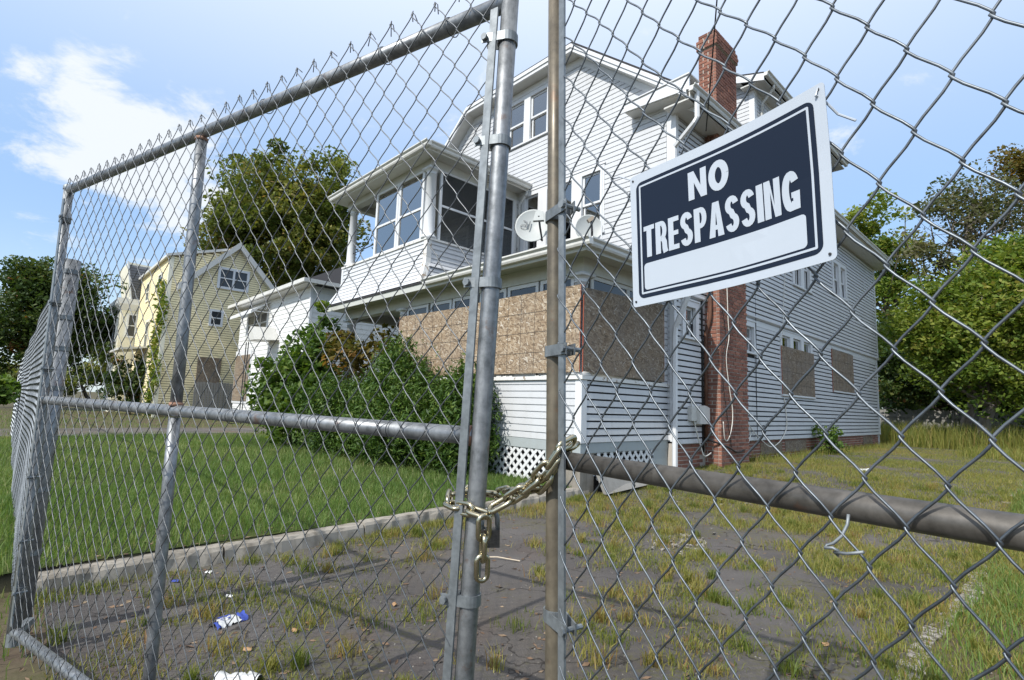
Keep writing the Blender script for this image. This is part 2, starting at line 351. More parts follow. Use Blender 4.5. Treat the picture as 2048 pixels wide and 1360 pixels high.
# ------------------------------------------------------------------ ground
def sstep(a, b, x):
    t = np.clip((x - a) / (b - a), 0, 1); return t * t * (3 - 2 * t)
def vc(u): return .05 + .085 * np.minimum(np.asarray(u, float), 0) + .012 * np.sin(np.asarray(u) * 2.1)
def gz(u, v):
    u = np.asarray(u, float); v = np.asarray(v, float)
    b = .27 * sstep(0, 4.2, u)
    return np.where(v > vc(u) + .07, np.maximum(b, .105 + .02 * np.sin(u * .9) * np.cos(v * .7)), b)
def sheet(name, us, vs, mat, dz, parent=None, kind='structure', zf=gz, shear=False):
    us, vs = np.asarray(us, float), np.asarray(vs, float)
    A, B = np.meshgrid(us, vs, indexing='ij')
    if shear: B = B + np.where(B < 3, vc(A), vc(A) * np.clip((6 - B) / 3, 0, 1))
    Z = zf(A, B) + dz
    P = np.stack([HX + A * UU[0] + B * VV[0], HY + A * UU[1] + B * VV[1], Z], -1).reshape(-1, 3)
    n, m = len(us), len(vs); i, j = np.meshgrid(np.arange(n - 1), np.arange(m - 1), indexing='ij'); q = (i * m + j).ravel()
    me = np_mesh(name, P, np.stack([q, q + m, q + m + 1, q + 1], 1), mat)
    return tag(link(name, me, parent), kind=kind)
us = np.concatenate([[-900, -300, -120, -60, -30], np.arange(-16, 40, .4), [45, 60, 90, 150, 400, 1200]])
vs_ = np.concatenate([[-900, -300, -100, -50, -30], np.arange(-20, -.7, .4), np.arange(-.6, .8, .05), np.arange(.8, 30, .4), [36, 50, 80, 140, 400, 1200]])
sheet('ground', us, vs_, SOIL, 0)
sheet('driveway', np.arange(-5.5, 17.1, .3), np.arange(-4.02, -.37, .21), ASPH, .006)
sheet('driveway_edge', np.arange(-5.5, 17.1, .3), [-.9, -.5, -.2, 0, .06], ASPH, .005, shear=True)
sheet('driveway_apron', np.arange(-11, -5.3, .3), np.arange(-4.02, -1.7, .21), ASPH, .003)
sheet('lawn', np.arange(-5.9, 14, .3), np.concatenate([[.08], np.arange(.3, 12.0, .3)]), LAWNB, .006, shear=True)
sheet('neighbour_driveway', np.arange(-8, 16, .5), np.arange(12.2, 15.6, .4), ASPH, .012)
sheet('side_lot', np.arange(-11, 26, .5), np.arange(-14, -4.2, .5), ASPH, .004)
sheet('sidewalk', np.arange(-9.4, -7.6, .3), np.arange(-16, 44, 1.0), CONC, .02)

curb = empty('curb', hw(0, 0), HROT, kind='structure')
CURBM = paint('weathered_curb', (.30, .275, .235), .95, 1.0, 5, (.085, .07, .05))
for k, (a, b) in enumerate(((-5.56, -4.52), (-4.505, -3.36), (-3.345, -2.02), (-2.0, -.90), (-.885, .20))):
    m = MB(); zt = .118 + random.uniform(-.012, .010); seg = 14; prev = None; rc = random.Random(k + 3)
    for q in range(seg + 1):
        x = a + (b - a) * q / seg; c_ = float(vc(x)); chip = rc.uniform(0, .022) if rc.random() < .5 else 0; e_ = rc.uniform(-.006, .006)
        ring = [(x, c_ - .075 + e_, -.04), (x, c_ - .05 + chip + e_, zt - .022 - chip * .6), (x, c_ - .03 + chip, zt + e_ * .6), (x, c_ + .085, zt + rc.uniform(-.004, .004)), (x, c_ + .10, -.04)]
        if prev:
            n = 5; m.add(prev + ring, [(i, (i + 1) % n, n + (i + 1) % n, n + i) for i in range(n)])
        else: m.add(ring, [tuple(range(5))])
        prev = ring
    m.add(prev, [tuple(range(5))]); m.build('curb_stone', CURBM, curb)
edging = empty('edging_strip', hw(0, 0), HROT, kind='structure')
paint('pale_concrete', (.30, .28, .25), .95, 1.0, 9, (.08, .072, .058))
k = NT('worn_white_edging'); v_ = k.obj(); n_ = k.noise(k.obj((2.2, 1, 1)), 11, 8, .75)
k.color(k.mix(k.ramp(n_, [(.46, (0, 0, 0)), (.52, (1, 1, 1))]), (.085, .075, .06), k.mix(k.noise(v_, 40, 4), (.36, .34, .31), (.24, .22, .20)))); k.bump(n_, .8, .01); EDGEM = k.done(.95, 0, .1)
x = -5.4
while x < 7:
    ln = random.uniform(.5, 1.1); m = MB(); n = 9; L_, R_ = [], []
    for q in range(n):
        t = q / (n - 1); w_ = random.uniform(.03, .065) * (1 if 0 < q < n - 1 else .5); o_ = .03 * math.sin((x + ln * t) * 2.3)
        L_.append((x + ln * t, -4.08 + o_ + w_)); R_.append((x + ln * t, -4.08 + o_ - w_))
    zz_ = float(gz(x, -4.2)); m.prism(L_ + R_[::-1], 'z', zz_ - .02, zz_ + .012); m.build('edging_piece', EDGEM, edging); x += ln + random.uniform(.0, .06)

# ------------------------------------------------------------------ the boarded house
H = empty('boarded_house', hw(0, 0), HROT, 'white clapboard house with boarded porch, tall brick chimney and clipped gable', 'house')
W = -.104                                   # right wall plane v
U1 = 2.3                                    # front wall plane u
ULEN = 15.9
def P3(pl, c, a, o, z): return (c - o, a, z) if pl == 'F' else (a, c - o, z)
def pbox(m, pl, c, a0, a1, o0, o1, z0, z1):
    if pl == 'F': m.box(c - o1, c - o0, a0, a1, z0, z1)
    else: m.box(a0, a1, c - o1, c - o0, z0, z1)
    return m
def segs(z0, z1, lim, opens):               # horizontal pieces of a wall strip with openings cut out
    zc = (z0 + z1) / 2; (b0, b1), (t0, t1) = lim(z0), lim(z1)
    cuts = sorted((a0, a1) for a0, a1, q0, q1 in opens if q0 < zc < q1)
    out = []; pb, pt = b0, t0
    for a0, a1 in cuts:
        if a0 - pb > .02: out.append((pb, a0, pt, a0))
        pb = pt = a1
    if b1 - pb > .02: out.append((pb, b1, pt, t1))
    return [s for s in out if s[1] > s[0]]
BOARDS = []
def clad(pl, c, z0, z1, lim, opens, course=.1016, tb=.024, groove=.17):
    z = z0
    while z < z1 - .02:
        zt = min(z + course, z1)
        for (a, b, at_, bt) in segs(z, zt, lim, opens):
            j = random.uniform(-.002, .002)
            h2 = z + (zt - z) * (1 - groove)
            if pl == 'S' and groove > .2:
                BOARDS.append([P3(pl, c, x, o_, q_) for (o_, q_) in ((tb + j, z), (.001, z), (.001, h2), (tb + j - .004, h2)) for x in (a, b)]); BOARDS[-1] = [BOARDS[-1][i] for i in (0, 1, 3, 2, 6, 7, 5, 4)]; continue
            BOARDS.append([P3(pl, c, x, o_, q_) for (o_, q_, k_) in ((tb + j, z, 0), (0, z, 0), (0, zt + .001, 1), (.004, zt + .001, 1), (.004, h2 + .004, 1), (tb + j - .002, h2, 1)) for x in ((a, b) if not k_ else (at_, bt))])
        z = zt
def wall(name, pl, c, zs, lim, opens, mat=WHITE, th=.12):
    m = MB()
    zs = sorted(set(list(zs) + [q for o in opens for q in o[2:]]))
    for z0, z1 in zip(zs[:-1], zs[1:]):
        for a, b, at_, bt in segs(z0, z1, lim, opens):
            m.hexa([P3(pl, c, a, 0, z0), P3(pl, c, b, 0, z0), P3(pl, c, b, -th, z0), P3(pl, c, a, -th, z0)],
                   [P3(pl, c, at_, 0, z1), P3(pl, c, bt, 0, z1), P3(pl, c, bt, -th, z1), P3(pl, c, at_, -th, z1)])
    return m.build(name, mat, H)
def window(pl, c, a0, a1, z0, z1, n=1, mull=.0, case=.1, proud=.035, parent=None, rail=.5, glass=None, sill=True, trim=None, cells=None, reveal=.07):
    parent = parent or H; glass = glass or GLASS; trim = trim or TRIM
    m = MB()
    pbox(m, pl, c, a0 - case, a0, -.02, proud, z0 - .02, z1 + case); pbox(m, pl, c, a1, a1 + case, -.02, proud, z0 - .02, z1 + case)
    pbox(m, pl, c, a0, a1, -.02, proud, z1, z1 + case)
    pbox(m, pl, c, a0 - case - .03, a1 + case + .03, -.02, proud + .015, z1 + case, z1 + case + .025)
    if sill: pbox(m, pl, c, a0 - case - .02, a1 + case + .02, -.02, proud + .03, z0 - .06, z0 - .0201)
    cells = cells or [(a0 + i * (a1 - a0 + mull) / n, a0 + i * (a1 - a0 + mull) / n + (a1 - a0 + mull) / n - mull) for i in range(n)]
    for (x, y), (x2, y2) in zip(cells[:-1], cells[1:]): pbox(m, pl, c, y, x2, -.02, proud, z0 - .02, z1)
    for q in (a0 - .002, a1 + .002):            # jamb reveals
        pass
    w = m.build('window', trim, parent)
    zm = z0 + (z1 - z0) * rail
    for x, y in cells:
        for (s0, s1, d) in ((z0, zm + .015, .045), (zm - .015, z1, .012)):
            f = MB(); t = .042
            pbox(f, pl, c, x, x + t, -d - .03, -d, s0, s1); pbox(f, pl, c, y - t, y, -d - .03, -d, s0, s1)
            pbox(f, pl, c, x + t, y - t, -d - .03, -d, s0, s0 + t); pbox(f, pl, c, x + t, y - t, -d - .03, -d, s1 - t, s1)
            f.build('sash', trim, w)
            g = MB(); pbox(g, pl, c, x + t - .004, y - t + .004, -d - .018, -d - .014, s0 + t - .004, s1 - t + .004); g.build('pane', glass, w)
    return w

SL = .83
def gable(z, edge=0.0):
    if z <= 6.5: return (W, 7.704)
    return (max(W, -.66 + (z - 6.58) / SL + edge), min(7.704, 8.26 - (z - 6.58) / SL - edge))
front_open = [(1.46, 3.58, 4.66, 5.92), (2.98, 4.26, 7.30, 8.36)]
wall('front_wall', 'F', U1, [.7, 6.5, 6.9, 7.3, 8.0, 8.36, 8.80], gable, front_open + [(4.6, 5.6, 1.0, 3.0)])
fo_case = [(a - .09, b + .09, p - .05, q + .09) for a, b, p, q in front_open]
clad('F', U1, .72, 3.3, lambda z: (W, .0), [])
clad('F', U1, 3.56, 8.72, lambda z: (max(gable(z)[0], W + .11), gable(z)[1]), fo_case)
window('F', U1, 1.46, 3.58, 4.66, 5.92, cells=[(1.46, 1.93), (2.2, 2.9), (3.17, 3.58)], rail=.5)
window('F', U1, 2.98, 4.26, 7.30, 8.36, cells=[(2.98, 3.51), (3.71, 4.26)], rail=.5)
# right wall
side_open = [(2.62, 2.98, 2.52, 3.04), (4.98, 5.5, 2.5, 3.02), (7.14, 9.12, 1.70, 3.06), (10.95, 12.75, 1.95, 3.02), (7.95, 9.05, 4.42, 5.5), (11.15, 12.3, 4.74, 5.66)]
wall('side_wall', 'S', W, [.662, 6.45], lambda z: (2.42, ULEN), side_open, LAP_SHADE)
soc = [(a - .11, b + .11, p - .06, q + .1) for a, b, p, q in side_open]
chim = (3.385, 4.55)
low = lambda z: (U1 + .055, ULEN - .06)
clad('S', W, .665, 3.2, low, soc + [(chim[0], chim[1], 0, 9)], tb=.030, groove=.27)
clad('S', W - .045, 3.25, 6.42, low, [(a, b, p, q) for a, b, p, q in soc] + [(chim[0], chim[1], 0, 9)], tb=.030, groove=.27)
m = MB(); m.prism([(W - .001, 3.2), (W - .09, 3.235), (W - .09, 3.262), (W - .001, 3.33)], 'u', U1 + .11, chim[0] - .002); m.prism([(W - .001, 3.2), (W - .09, 3.235), (W - .09, 3.262), (W - .001, 3.33)], 'u', chim[1] + .002, ULEN)
m.build('belt_flare', WHITE, H)
m = MB(); m.box(U1 + .11, chim[0] - .002, W - .044, W - .0005, 3.33, 6.42); m.box(chim[1] + .002, ULEN - .0, W - .044, W - .0005, 3.33, 6.42)
m2 = MB(); 
for (p0, p1) in ((U1 + .13, chim[0]), (chim[1], ULEN - .1)): m2.box(p0, p1, W - .03, W - .001, 3.08, 3.1985)
m2.build('belt_board', TRIM, H)
for a0, a1, z0, z1 in side_open[:2]: window('S', W, a0, a1, z0, z1, case=.11, proud=.06, rail=.5)
window('S', W, 7.14, 9.12, 1.70, 3.06, cells=[(7.14, 7.66), (7.86, 8.40), (8.6, 9.12)], case=.11, proud=.04)
window('S', W, 10.95, 12.75, 1.95, 3.02, case=.09, proud=.03)
window('S', W - .045, 7.95, 9.05, 4.42, 5.5, case=.12, proud=.05, cells=[(7.95, 8.38), (8.62, 9.05)])
window('S', W - .045, 11.15, 12.3, 4.74, 5.66, case=.12, proud=.05, cells=[(11.15, 11.62), (11.83, 12.3)])
# furring wall behind the flared upper siding is split round the windows; its black paints the lap shade
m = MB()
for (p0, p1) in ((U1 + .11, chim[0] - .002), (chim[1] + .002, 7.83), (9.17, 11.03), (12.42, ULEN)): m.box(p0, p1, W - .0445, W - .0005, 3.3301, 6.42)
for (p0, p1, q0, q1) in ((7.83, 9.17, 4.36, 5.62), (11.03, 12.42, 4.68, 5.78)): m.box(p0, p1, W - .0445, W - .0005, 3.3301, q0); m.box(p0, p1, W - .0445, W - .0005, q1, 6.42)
m.build('upper_lap_shade_backing', LAP_SHADE, H)
# remaining walls, floor
m = MB(); m.box(U1, ULEN, 7.58, 7.704, .3, 6.45); m.build('far_side_wall', WHITE, H)
m = MB(); m.prism([(W + .0, .3), (7.57, .3), (7.57, 6.45), (3.8, 9.9), (W + .0, 6.45)], 'u', ULEN - .12, ULEN - .001); m.build('rear_wall', WHITE, H)
m = MB(); m.box(U1 + .13, ULEN - .13, W + .13, 7.57, .62, .7); m.box(U1 + .13, ULEN - .13, W + .13, 7.57, 3.28, 3.34); m.box(U1 + .13, ULEN - .13, W + .13, 7.57, 6.3, 6.38); m.build('floor_slab', DARK, H)
m = MB()
for uu in (4.4,): m.box(uu, uu + .08, W + .13, 7.57, .7, 6.3)
m.box(U1 + .13, ULEN - .13, 1.9, 1.98, .7, 6.3); m.build('inner_partition', DARK, H)
# corner boards
m = MB(); m.box(U1 - .028, U1 + .05, W - .034, W + .05, .70, 3.2); m.box(U1 - .03, U1 + .06, W - .08, W + .1, 3.2, 6.75); m.build('corner_board', TRIM, H)
m = MB(); m.box(ULEN - .055, ULEN + .02, W - .034, W + .05, .66, 3.2); m.box(ULEN - .055, ULEN + .02, W - .08, W + .05, 3.2, 6.4); m.build('corner_board', TRIM, H)
# foundation
m = MB(); m.box(U1 - .002, ULEN - .03, W + .03, W + .25, -.2, .668); m.build('foundation', MORTAR, H)
# roof: clipped gable
RU0, RU1 = U1 - .3, ULEN + .35; EV = 8.26 + .02; zr = 8.83; rv0, rv1 = 2.05, 5.55; ridge = zr + SL * 1.75
def rz_(v): return 6.58 + SL * (min(v, 7.6 - v) + .66)
m = MB(); th = .06
top = [(RU0, -.66, 6.6), (RU1, -.66, 6.6), (RU1, 3.8, ridge + .02), (RU0 + 1.6, 3.8, ridge + .02), (RU0, rv0, zr + .02), (RU0, rv1, zr + .02), (RU0, 8.26, 6.6), (RU1, 8.26, 6.6)]
bot = [(a, b, c - th) for a, b, c in top]
fs = [(0, 1, 2, 3, 4), (7, 6, 5, 3, 2), (4, 3, 5)]
m.add(top + bot, fs + [tuple(8 + i for i in reversed(f)) for f in fs] + [(0, 4, 12, 8), (4, 5, 13, 12), (5, 6, 14, 13), (0, 8, 9, 1), (6, 7, 15, 14), (1, 9, 10, 2), (2, 10, 15, 7)])
roof = m.build('roof', SHINGLE, H)
# rake fascia and soffit along the clipped gable
def rake(p, q, drop, name='rake_board'):
    m = MB(); (v0, z0), (v1, z1) = p, q
    m.prism([(v0, z0), (v1, z1), (v1, z1 - drop), (v0, z0 - drop)], 'u', RU0 - .025, RU0 + .012)
    m.prism([(v0, z0 - .012), (v1, z1 - .012), (v1, z1 - drop * .55), (v0, z0 - drop * .55)], 'u', RU0 - .05, RU0 - .0255)
    m.build(name, TRIM, H)
    m = MB(); m.prism([(v0, z0 - drop + .02), (v1, z1 - drop + .02), (v1, z1 - drop), (v0, z0 - drop)], 'u', RU0 + .0125, U1 + .05); m.build('rake_soffit', SOFFIT, H)
    m = MB(); m.prism([(v0, z0 - drop - .002), (v1, z1 - drop - .002), (v1, z1 - drop - .15), (v0, z0 - drop - .15)], 'u', U1 - .03, U1 - .001); m.build('rake_frieze', TRIM, H)
zt = 6.56
rake((rv0, zr - .04), (-.55, 6.59 + .05), .17); rake((rv1, zr - .04), (rv0, zr - .04), .17); rake((8.2, 6.6), (rv1, zr - .04), .17)
# eave return at the right corner and the long side eave
m = MB(); m.prism([(-.60, 6.60), (.70, 6.70), (.70, 6.84), (-.60, 6.86)], 'u', RU0 - .035, RU0 - .001); m.build('return_fascia', TRIM, H)
m = MB(); m.prism([(-.60, 6.58), (.70, 6.69), (.70, 6.72), (-.60, 6.62)], 'u', RU0 - .0005, U1 + .02); m.build('return_soffit', SOFFIT, H)
m = MB(); m.prism([(-.62, 6.862), (.72, 6.842), (.72, 6.86), (-.62, 6.885)], 'u', RU0 - .06, U1 - .001); m.build('return_cap', TRIM, H)
m = MB(); m.box(RU0, RU1, -.60, W + .0, 6.44, 6.47); m.build('eave_soffit', SOFFIT, H)
m = MB(); m.box(RU0, RU1, -.60, -.575, 6.44, 6.60); m.build('eave_fascia', GUT, H)
def gutter(name, pl, c, a0, a1, z, s=.11, parent=H, mat=GUT):
    m = MB(); prof = [(0, z - s), (-.07, z - s), (-.085, z - s * .75), (-.085, z - s * .45), (-.12, z - s * .2), (-.12, z), (-.105, z), (-.10, z - s * .25), (0, z - s * .2)]
    if pl == 'S': m.prism([(c + p, q) for p, q in prof], 'u', a0, a1)
    else: m.prism([(c + p, q) for p, q in prof], 'v', a0, a1)
    return m.build(name, mat, parent)
gutter('gutter', 'S', -.6, RU0 - .05, RU1, 6.66)
m = MB()
for i in range(42):
    pass
# shed dormer on the right slope
dz = lambda v: 9.24 + .315 * (v + .17)
m = MB(); m.prism([(.2, 7.0), (.2, dz(.2) - .12), (3.2, dz(3.2) - .12), (3.2, 9.2)], 'u', 6.7, 12.6); m.build('dormer_wall', WHITE, H)
clad('F', 6.7, 7.2, 9.2, lambda z: (.22, max(.23, 1.6)), [])
clad('S', .2, 7.2, 9.2, lambda z: (6.8, 12.6), [])
m = MB(); m.box(6.67, 6.8, .172, .3, 7.2, 9.24); m.build('corner_board', TRIM, H)
m = MB(); m.prism([(-.17, dz(-.17)), (3.3, dz(3.3)), (3.3, dz(3.3) + .05), (-.17, dz(-.17) + .05)], 'u', 6.4, 12.9); m.build('dormer_roof', SHINGLE, H)
m = MB(); m.prism([(-.17, dz(-.17) - .001), (3.3, dz(3.3) - .001), (3.3, dz(3.3) - .17), (-.17, dz(-.17) - .17)], 'u', 6.38, 6.42); m.build('rake_board', TRIM, H)
m = MB(); m.prism([(-.15, dz(-.17) - .10), (.4, dz(-.17) - .10), (.4, dz(-.17) - .13), (-.15, dz(-.17) - .13)], 'u', 6.425, 12.9); m.prism([(.4, dz(.4) - .15), (3.3, dz(3.3) - .15), (3.3, dz(3.3) - .17), (.4, dz(.4) - .17)], 'u', 6.425, 6.69); m.build('dormer_soffit', SOFFIT, H)
gutter('gutter', 'S', -.172, 6.38, 12.9, dz(-.17) + .04)
m = MB(); m.tube([(6.9, -.2, 9.2), (6.9, -.2, 9.08), (7.0, .12, 8.85), (7.0, .14, 7.4)], .035, 8); m.build('downspout', GUT, H, True)
# downspout at the near corner
m = MB(); m.tube([(2.12, -.66, 6.58), (2.12, -.66, 6.12), (2.1, -.62, 6.05), (2.2, -.2, 5.80), (2.2, -.19, 5.7), (2.2, -.19, 3.9), (2.2, -.44, 3.3), (2.2, -.44, 3.12), (2.2, -.2, 2.6), (2.2, -.19, 2.45), (2.2, -.175, .2)], .045, 6); m.build('downspout', TRIM, H)

# --- lower porch
PV = 7.42
# frame and skirt
m = MB(); m.box(.02, 2.29, .02, PV, .56, .70); m.build('porch_floor', WOODGREY, H)
m = MB(); m.box(-.004, .02, -.002, PV, .58, .725); m.box(.0205, 2.29, -.002, .02, .58, .725); m.build('skirt_board', SKIRT, H)
wall('porch_knee_wall', 'F', 0.012, [.72, 1.60], lambda z: (.012, 4.9), [], WHITE, .08)
wall('porch_knee_wall', 'S', 0.012, [.72, 1.60], lambda z: (.10, 2.29), [], LAP_SHADE, .08)
clad('F', 0.012, .728, 1.60, lambda z: (.10, 4.9), []); clad('S', 0.012, .728, 1.60, lambda z: (.10, 2.285), [], tb=.030, groove=.24)
clad('S', 0.012, 1.60, 3.05, lambda z: (2.085, 2.285), [])
m = MB(); m.box(2.085, 2.29, .012, .06, 1.6, 3.1); m.build('porch_return_wall', WHITE, H)
m = MB(); m.box(-.02, .098, -.02, .098, .72, 1.6); m.build('corner_board', TRIM, H)
m = MB(); m.box(-.05, .13, -.05, 4.95, 1.601, 1.655); m.box(.131, 2.29, -.05, .13, 1.601, 1.655)
for _ in range(26):
    x = random.uniform(0, 4.8); m.box(-.03, .0, x, x + random.uniform(.05, .25), 1.6552, 1.66 + random.uniform(0, .03))
m.build('porch_sill', PEEL, H)
# boards over the openings
def osb(pl, c, a0, a1, z0, z1, mat=OSB, th=.011, rededge=(1, 1), dz=(0, 0, 0, 0), inked=True):
    m = MB()
    m.hexa([P3(pl, c, a0, 0, z0 + dz[0]), P3(pl, c, a1, 0, z0 + dz[1]), P3(pl, c, a1, th, z0 + dz[1]), P3(pl, c, a0, th, z0 + dz[0])],
           [P3(pl, c, a0, 0, z1 + dz[2]), P3(pl, c, a1, 0, z1 + dz[3]), P3(pl, c, a1, th, z1 + dz[3]), P3(pl, c, a0, th, z1 + dz[2])])
    o = m.build('osb_board', mat, H)
    if rededge[0]: pbox(MB(), pl, c, a0 - .006, a0 - .0003, 0, th, z0 + dz[0], z1 + dz[2]).build('painted_edge', REDEDGE, o)
    if rededge[1]: pbox(MB(), pl, c, a1 + .0003, a1 + .006, 0, th, z0 + dz[1], z1 + dz[3]).build('painted_edge', REDEDGE, o)
    if inked:
        k = MB(); t = .007
        f = lambda a: (z0 + dz[0] + (dz[1] - dz[0]) * (a - a0) / (a1 - a0), z1 + dz[2] + (dz[3] - dz[2]) * (a - a0) / (a1 - a0))
        n = int(round((a1 - a0) / .305))
        for i in range(1, n):
            a = a0 + (a1 - a0) * i / n; l0, l1 = f(a); pbox(k, pl, c, a - t / 2, a + t / 2, th + .0005, th + .0012, l0 + .01, l1 - .01)
        for q in (.25, .5, .75):
            zA = z0 + dz[0] + (z1 + dz[2] - z0 - dz[0]) * q; zB = z0 + dz[1] + (z1 + dz[3] - z0 - dz[1]) * q
            k.hexa([P3(pl, c, a0, th + .0014, zA), P3(pl, c, a1, th + .0014, zB), P3(pl, c, a1, th + .002, zB), P3(pl, c, a0, th + .002, zA)],
                   [P3(pl, c, a0, th + .0014, zA + t), P3(pl, c, a1, th + .0014, zB + t), P3(pl, c, a1, th + .002, zB + t), P3(pl, c, a0, th + .002, zA + t)])
        k.build('ink_line', BLACKINK, o)
    return o
osb('F', -.05, .0, 2.38, 1.70, 2.945); osb('F', -.052, 2.402, 4.80, 1.70, 2.93, dz=(.0, .0, -.02, .02))
osb('S', -.05, -.05, 2.075, 1.70, 2.925, OSBG, dz=(.01, -.03, -.03, .05), inked=False, rededge=(0, 1))
m = MB(); m.box(-.0605, -.0505, -.062, -.051, 1.70, 2.93); m.build('board_edge', REDEDGE, H)
osb('S', W - .045, 7.03, 9.25, 1.63, 2.80, OSBG); osb('S', W - .035, 10.82, 12.9, 1.88, 3.09, OSBG)
for a0, a1, z0, z1 in ((5.9, 7.1, .35, .6), (7.3, 8.7, .36, .62), (13.9, 15.0, .38, .62)): osb('S', W + .028, a0, a1, z0, z1, OSBG, .012, (0, 0), inked=False)
# columns, beam, soffit
def column(u, v, z0, z1, r0, r1):
    m = MB(); m.lathe([(r0 * 1.35, z0), (r0 * 1.35, z0 + .05), (r0 * 1.15, z0 + .07), (r0, z0 + .11), (r0, z0 + .3), (r1, z1 - .14), (r1 * 1.12, z1 - .135), (r1 * 1.12, z1 - .115), (r1, z1 - .11), (r1 * 1.05, z1 - .08), (r1 * 1.35, z1 - .05)], (u, v, 0), 18)
    m.box(u - r1 * 1.5, u + r1 * 1.5, v - r1 * 1.5, v + r1 * 1.5, z1 - .0499, z1 - .001)
    o = m.build('porch_column', TRIM, H)
    for p in o.data.polygons: p.use_smooth = len(p.vertices) == 4 and abs(p.normal.z) < .5
    return o
column(.10, .12, 1.66, 3.14, .115, .10); column(.10, 4.86, .70, 3.14, .115, .10); column(.10, 7.28, .70, 3.14, .115, .10)
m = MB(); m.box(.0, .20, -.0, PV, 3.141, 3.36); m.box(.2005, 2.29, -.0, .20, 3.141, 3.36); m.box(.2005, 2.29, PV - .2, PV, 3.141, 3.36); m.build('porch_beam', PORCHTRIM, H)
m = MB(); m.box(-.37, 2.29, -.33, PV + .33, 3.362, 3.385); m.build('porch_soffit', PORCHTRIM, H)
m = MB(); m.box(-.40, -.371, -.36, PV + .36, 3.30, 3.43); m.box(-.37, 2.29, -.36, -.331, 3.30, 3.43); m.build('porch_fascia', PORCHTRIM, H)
gutter('gutter', 'F', -.401, -.48, 3.4, 3.46); gutter('gutter', 'S', -.361, -.42, 2.2, 3.46)
# transom windows above the boards
trans = [(.26, .82), (.98, 1.56), (1.72, 2.28), (2.5, 3.06), (3.22, 3.78), (3.98, 4.62)]
for a0, a1 in trans:
    m = MB(); c = .06
    pbox(m, 'F', c, a0 - .06, a0, 0, .03, 1.66, 3.139); pbox(m, 'F', c, a1, a1 + .06, 0, .03, 1.66, 3.139); pbox(m, 'F', c, a0, a1, 0, .03, 3.08, 3.139); pbox(m, 'F', c, a0, a1, 0, .03, 1.66, 1.72)
    w = m.build('window', TRIM, H); g = MB(); pbox(g, 'F', c, a0, a1, .01, .014, 1.72, 3.08); g.build('pane', GLASSD, w)
for a0, a1 in ((.28, 1.12), (1.2, 2.02)):
    m = MB(); c = .06
    pbox(m, 'S', c, a0 - .06, a0, 0, .03, 1.66, 3.139); pbox(m, 'S', c, a1, a1 + .05, 0, .03, 1.66, 3.139); pbox(m, 'S', c, a0, a1, 0, .03, 3.08, 3.139); pbox(m, 'S', c, a0, a1, 0, .03, 1.66, 1.72)
    w = m.build('window', SOFFIT, H); g = MB(); pbox(g, 'S', c, a0, a1, .01, .014, 1.72, 3.08); g.build('pane', GLASSD, w)
# porch roof (hipped at the right end)
m = MB(); q = 3.445
top = [(-.42, -.38, q), (-.42, PV + .38, q), (2.29, PV + .38, 4.42), (2.29, 2.0, 4.42), (2.29, -.38, q)]
m.add(top + [(a, b, c - .035) for a, b, c in top], [(0, 1, 2, 3), (0, 3, 4), (8, 7, 6, 5), (9, 8, 5), (0, 5, 6, 1), (1, 6, 7, 2), (2, 7, 8, 3), (3, 8, 9, 4), (4, 9, 5, 0)]); m.build('porch_roof', SHINGLE, H)
# lattice, posts under the porch
def lattice(pl, c, a0, a1, z0, z1):
    m = MB(); t = .046; st = .155
    fr = MB(); pbox(fr, pl, c, a0 - .04, a0, -.015, .012, z0, z1); pbox(fr, pl, c, a1, a1 + .04, -.015, .012, z0, z1); fr.build('lattice_frame', SKIRT, H)
    h = z1 - z0; k = a0 - h
    while k < a1:
        for sgn, off in ((1, 0), (-1, .006)):
            # strip from (k, z0) to (k+h, z1) clipped to the frame
            p0, p1 = (k, k + h) if sgn > 0 else (k + h, k)
            q0, q1 = z0, z1
            def clip(pa, za, pb, zb):
                if (pa < a0 and pb < a0) or (pa > a1 and pb > a1): return None
                def f(p, z, o, oz):
                    for lim in (a0, a1):
                        if (lim == a0 and p < a0) or (lim == a1 and p > a1):
                            s = (lim - p) / (o - p); return lim, z + (oz - z) * s
                    return p, z
                return f(pa, za, pb, zb) + f(pb, zb, pa, za)
            r = clip(p0, q0, p1, q1)
            if r and abs(r[0] - r[2]) > .02:
                s = MB(); s.bar(P3(pl, c, r[0], off, r[1]), P3(pl, c, r[2], off, r[3]), t, .005, up=(-1, 0, 0) if pl == 'F' else (0, -1, 0)); s.build('lattice_strip', TRIM, H)
        k += st
lattice('F', .015, .66, 2.6, .12, .575); lattice('S', .015, .30, 1.86, .20, .575)
m = MB(); m.box(.0, .30, .0, .62, -.1, .579); m.build('porch_pier', CONC, H)
m = MB(); m.box(1.9, 2.28, .005, .2, 0, .579); m.build('porch_pier', SKIRT, H)
m = MB(); m.box(.3005, 1.9, .06, .08, 0, .5795); m.box(.06, .08, .625, PV, 0, .5795); m.build('porch_backing', DARK, H)

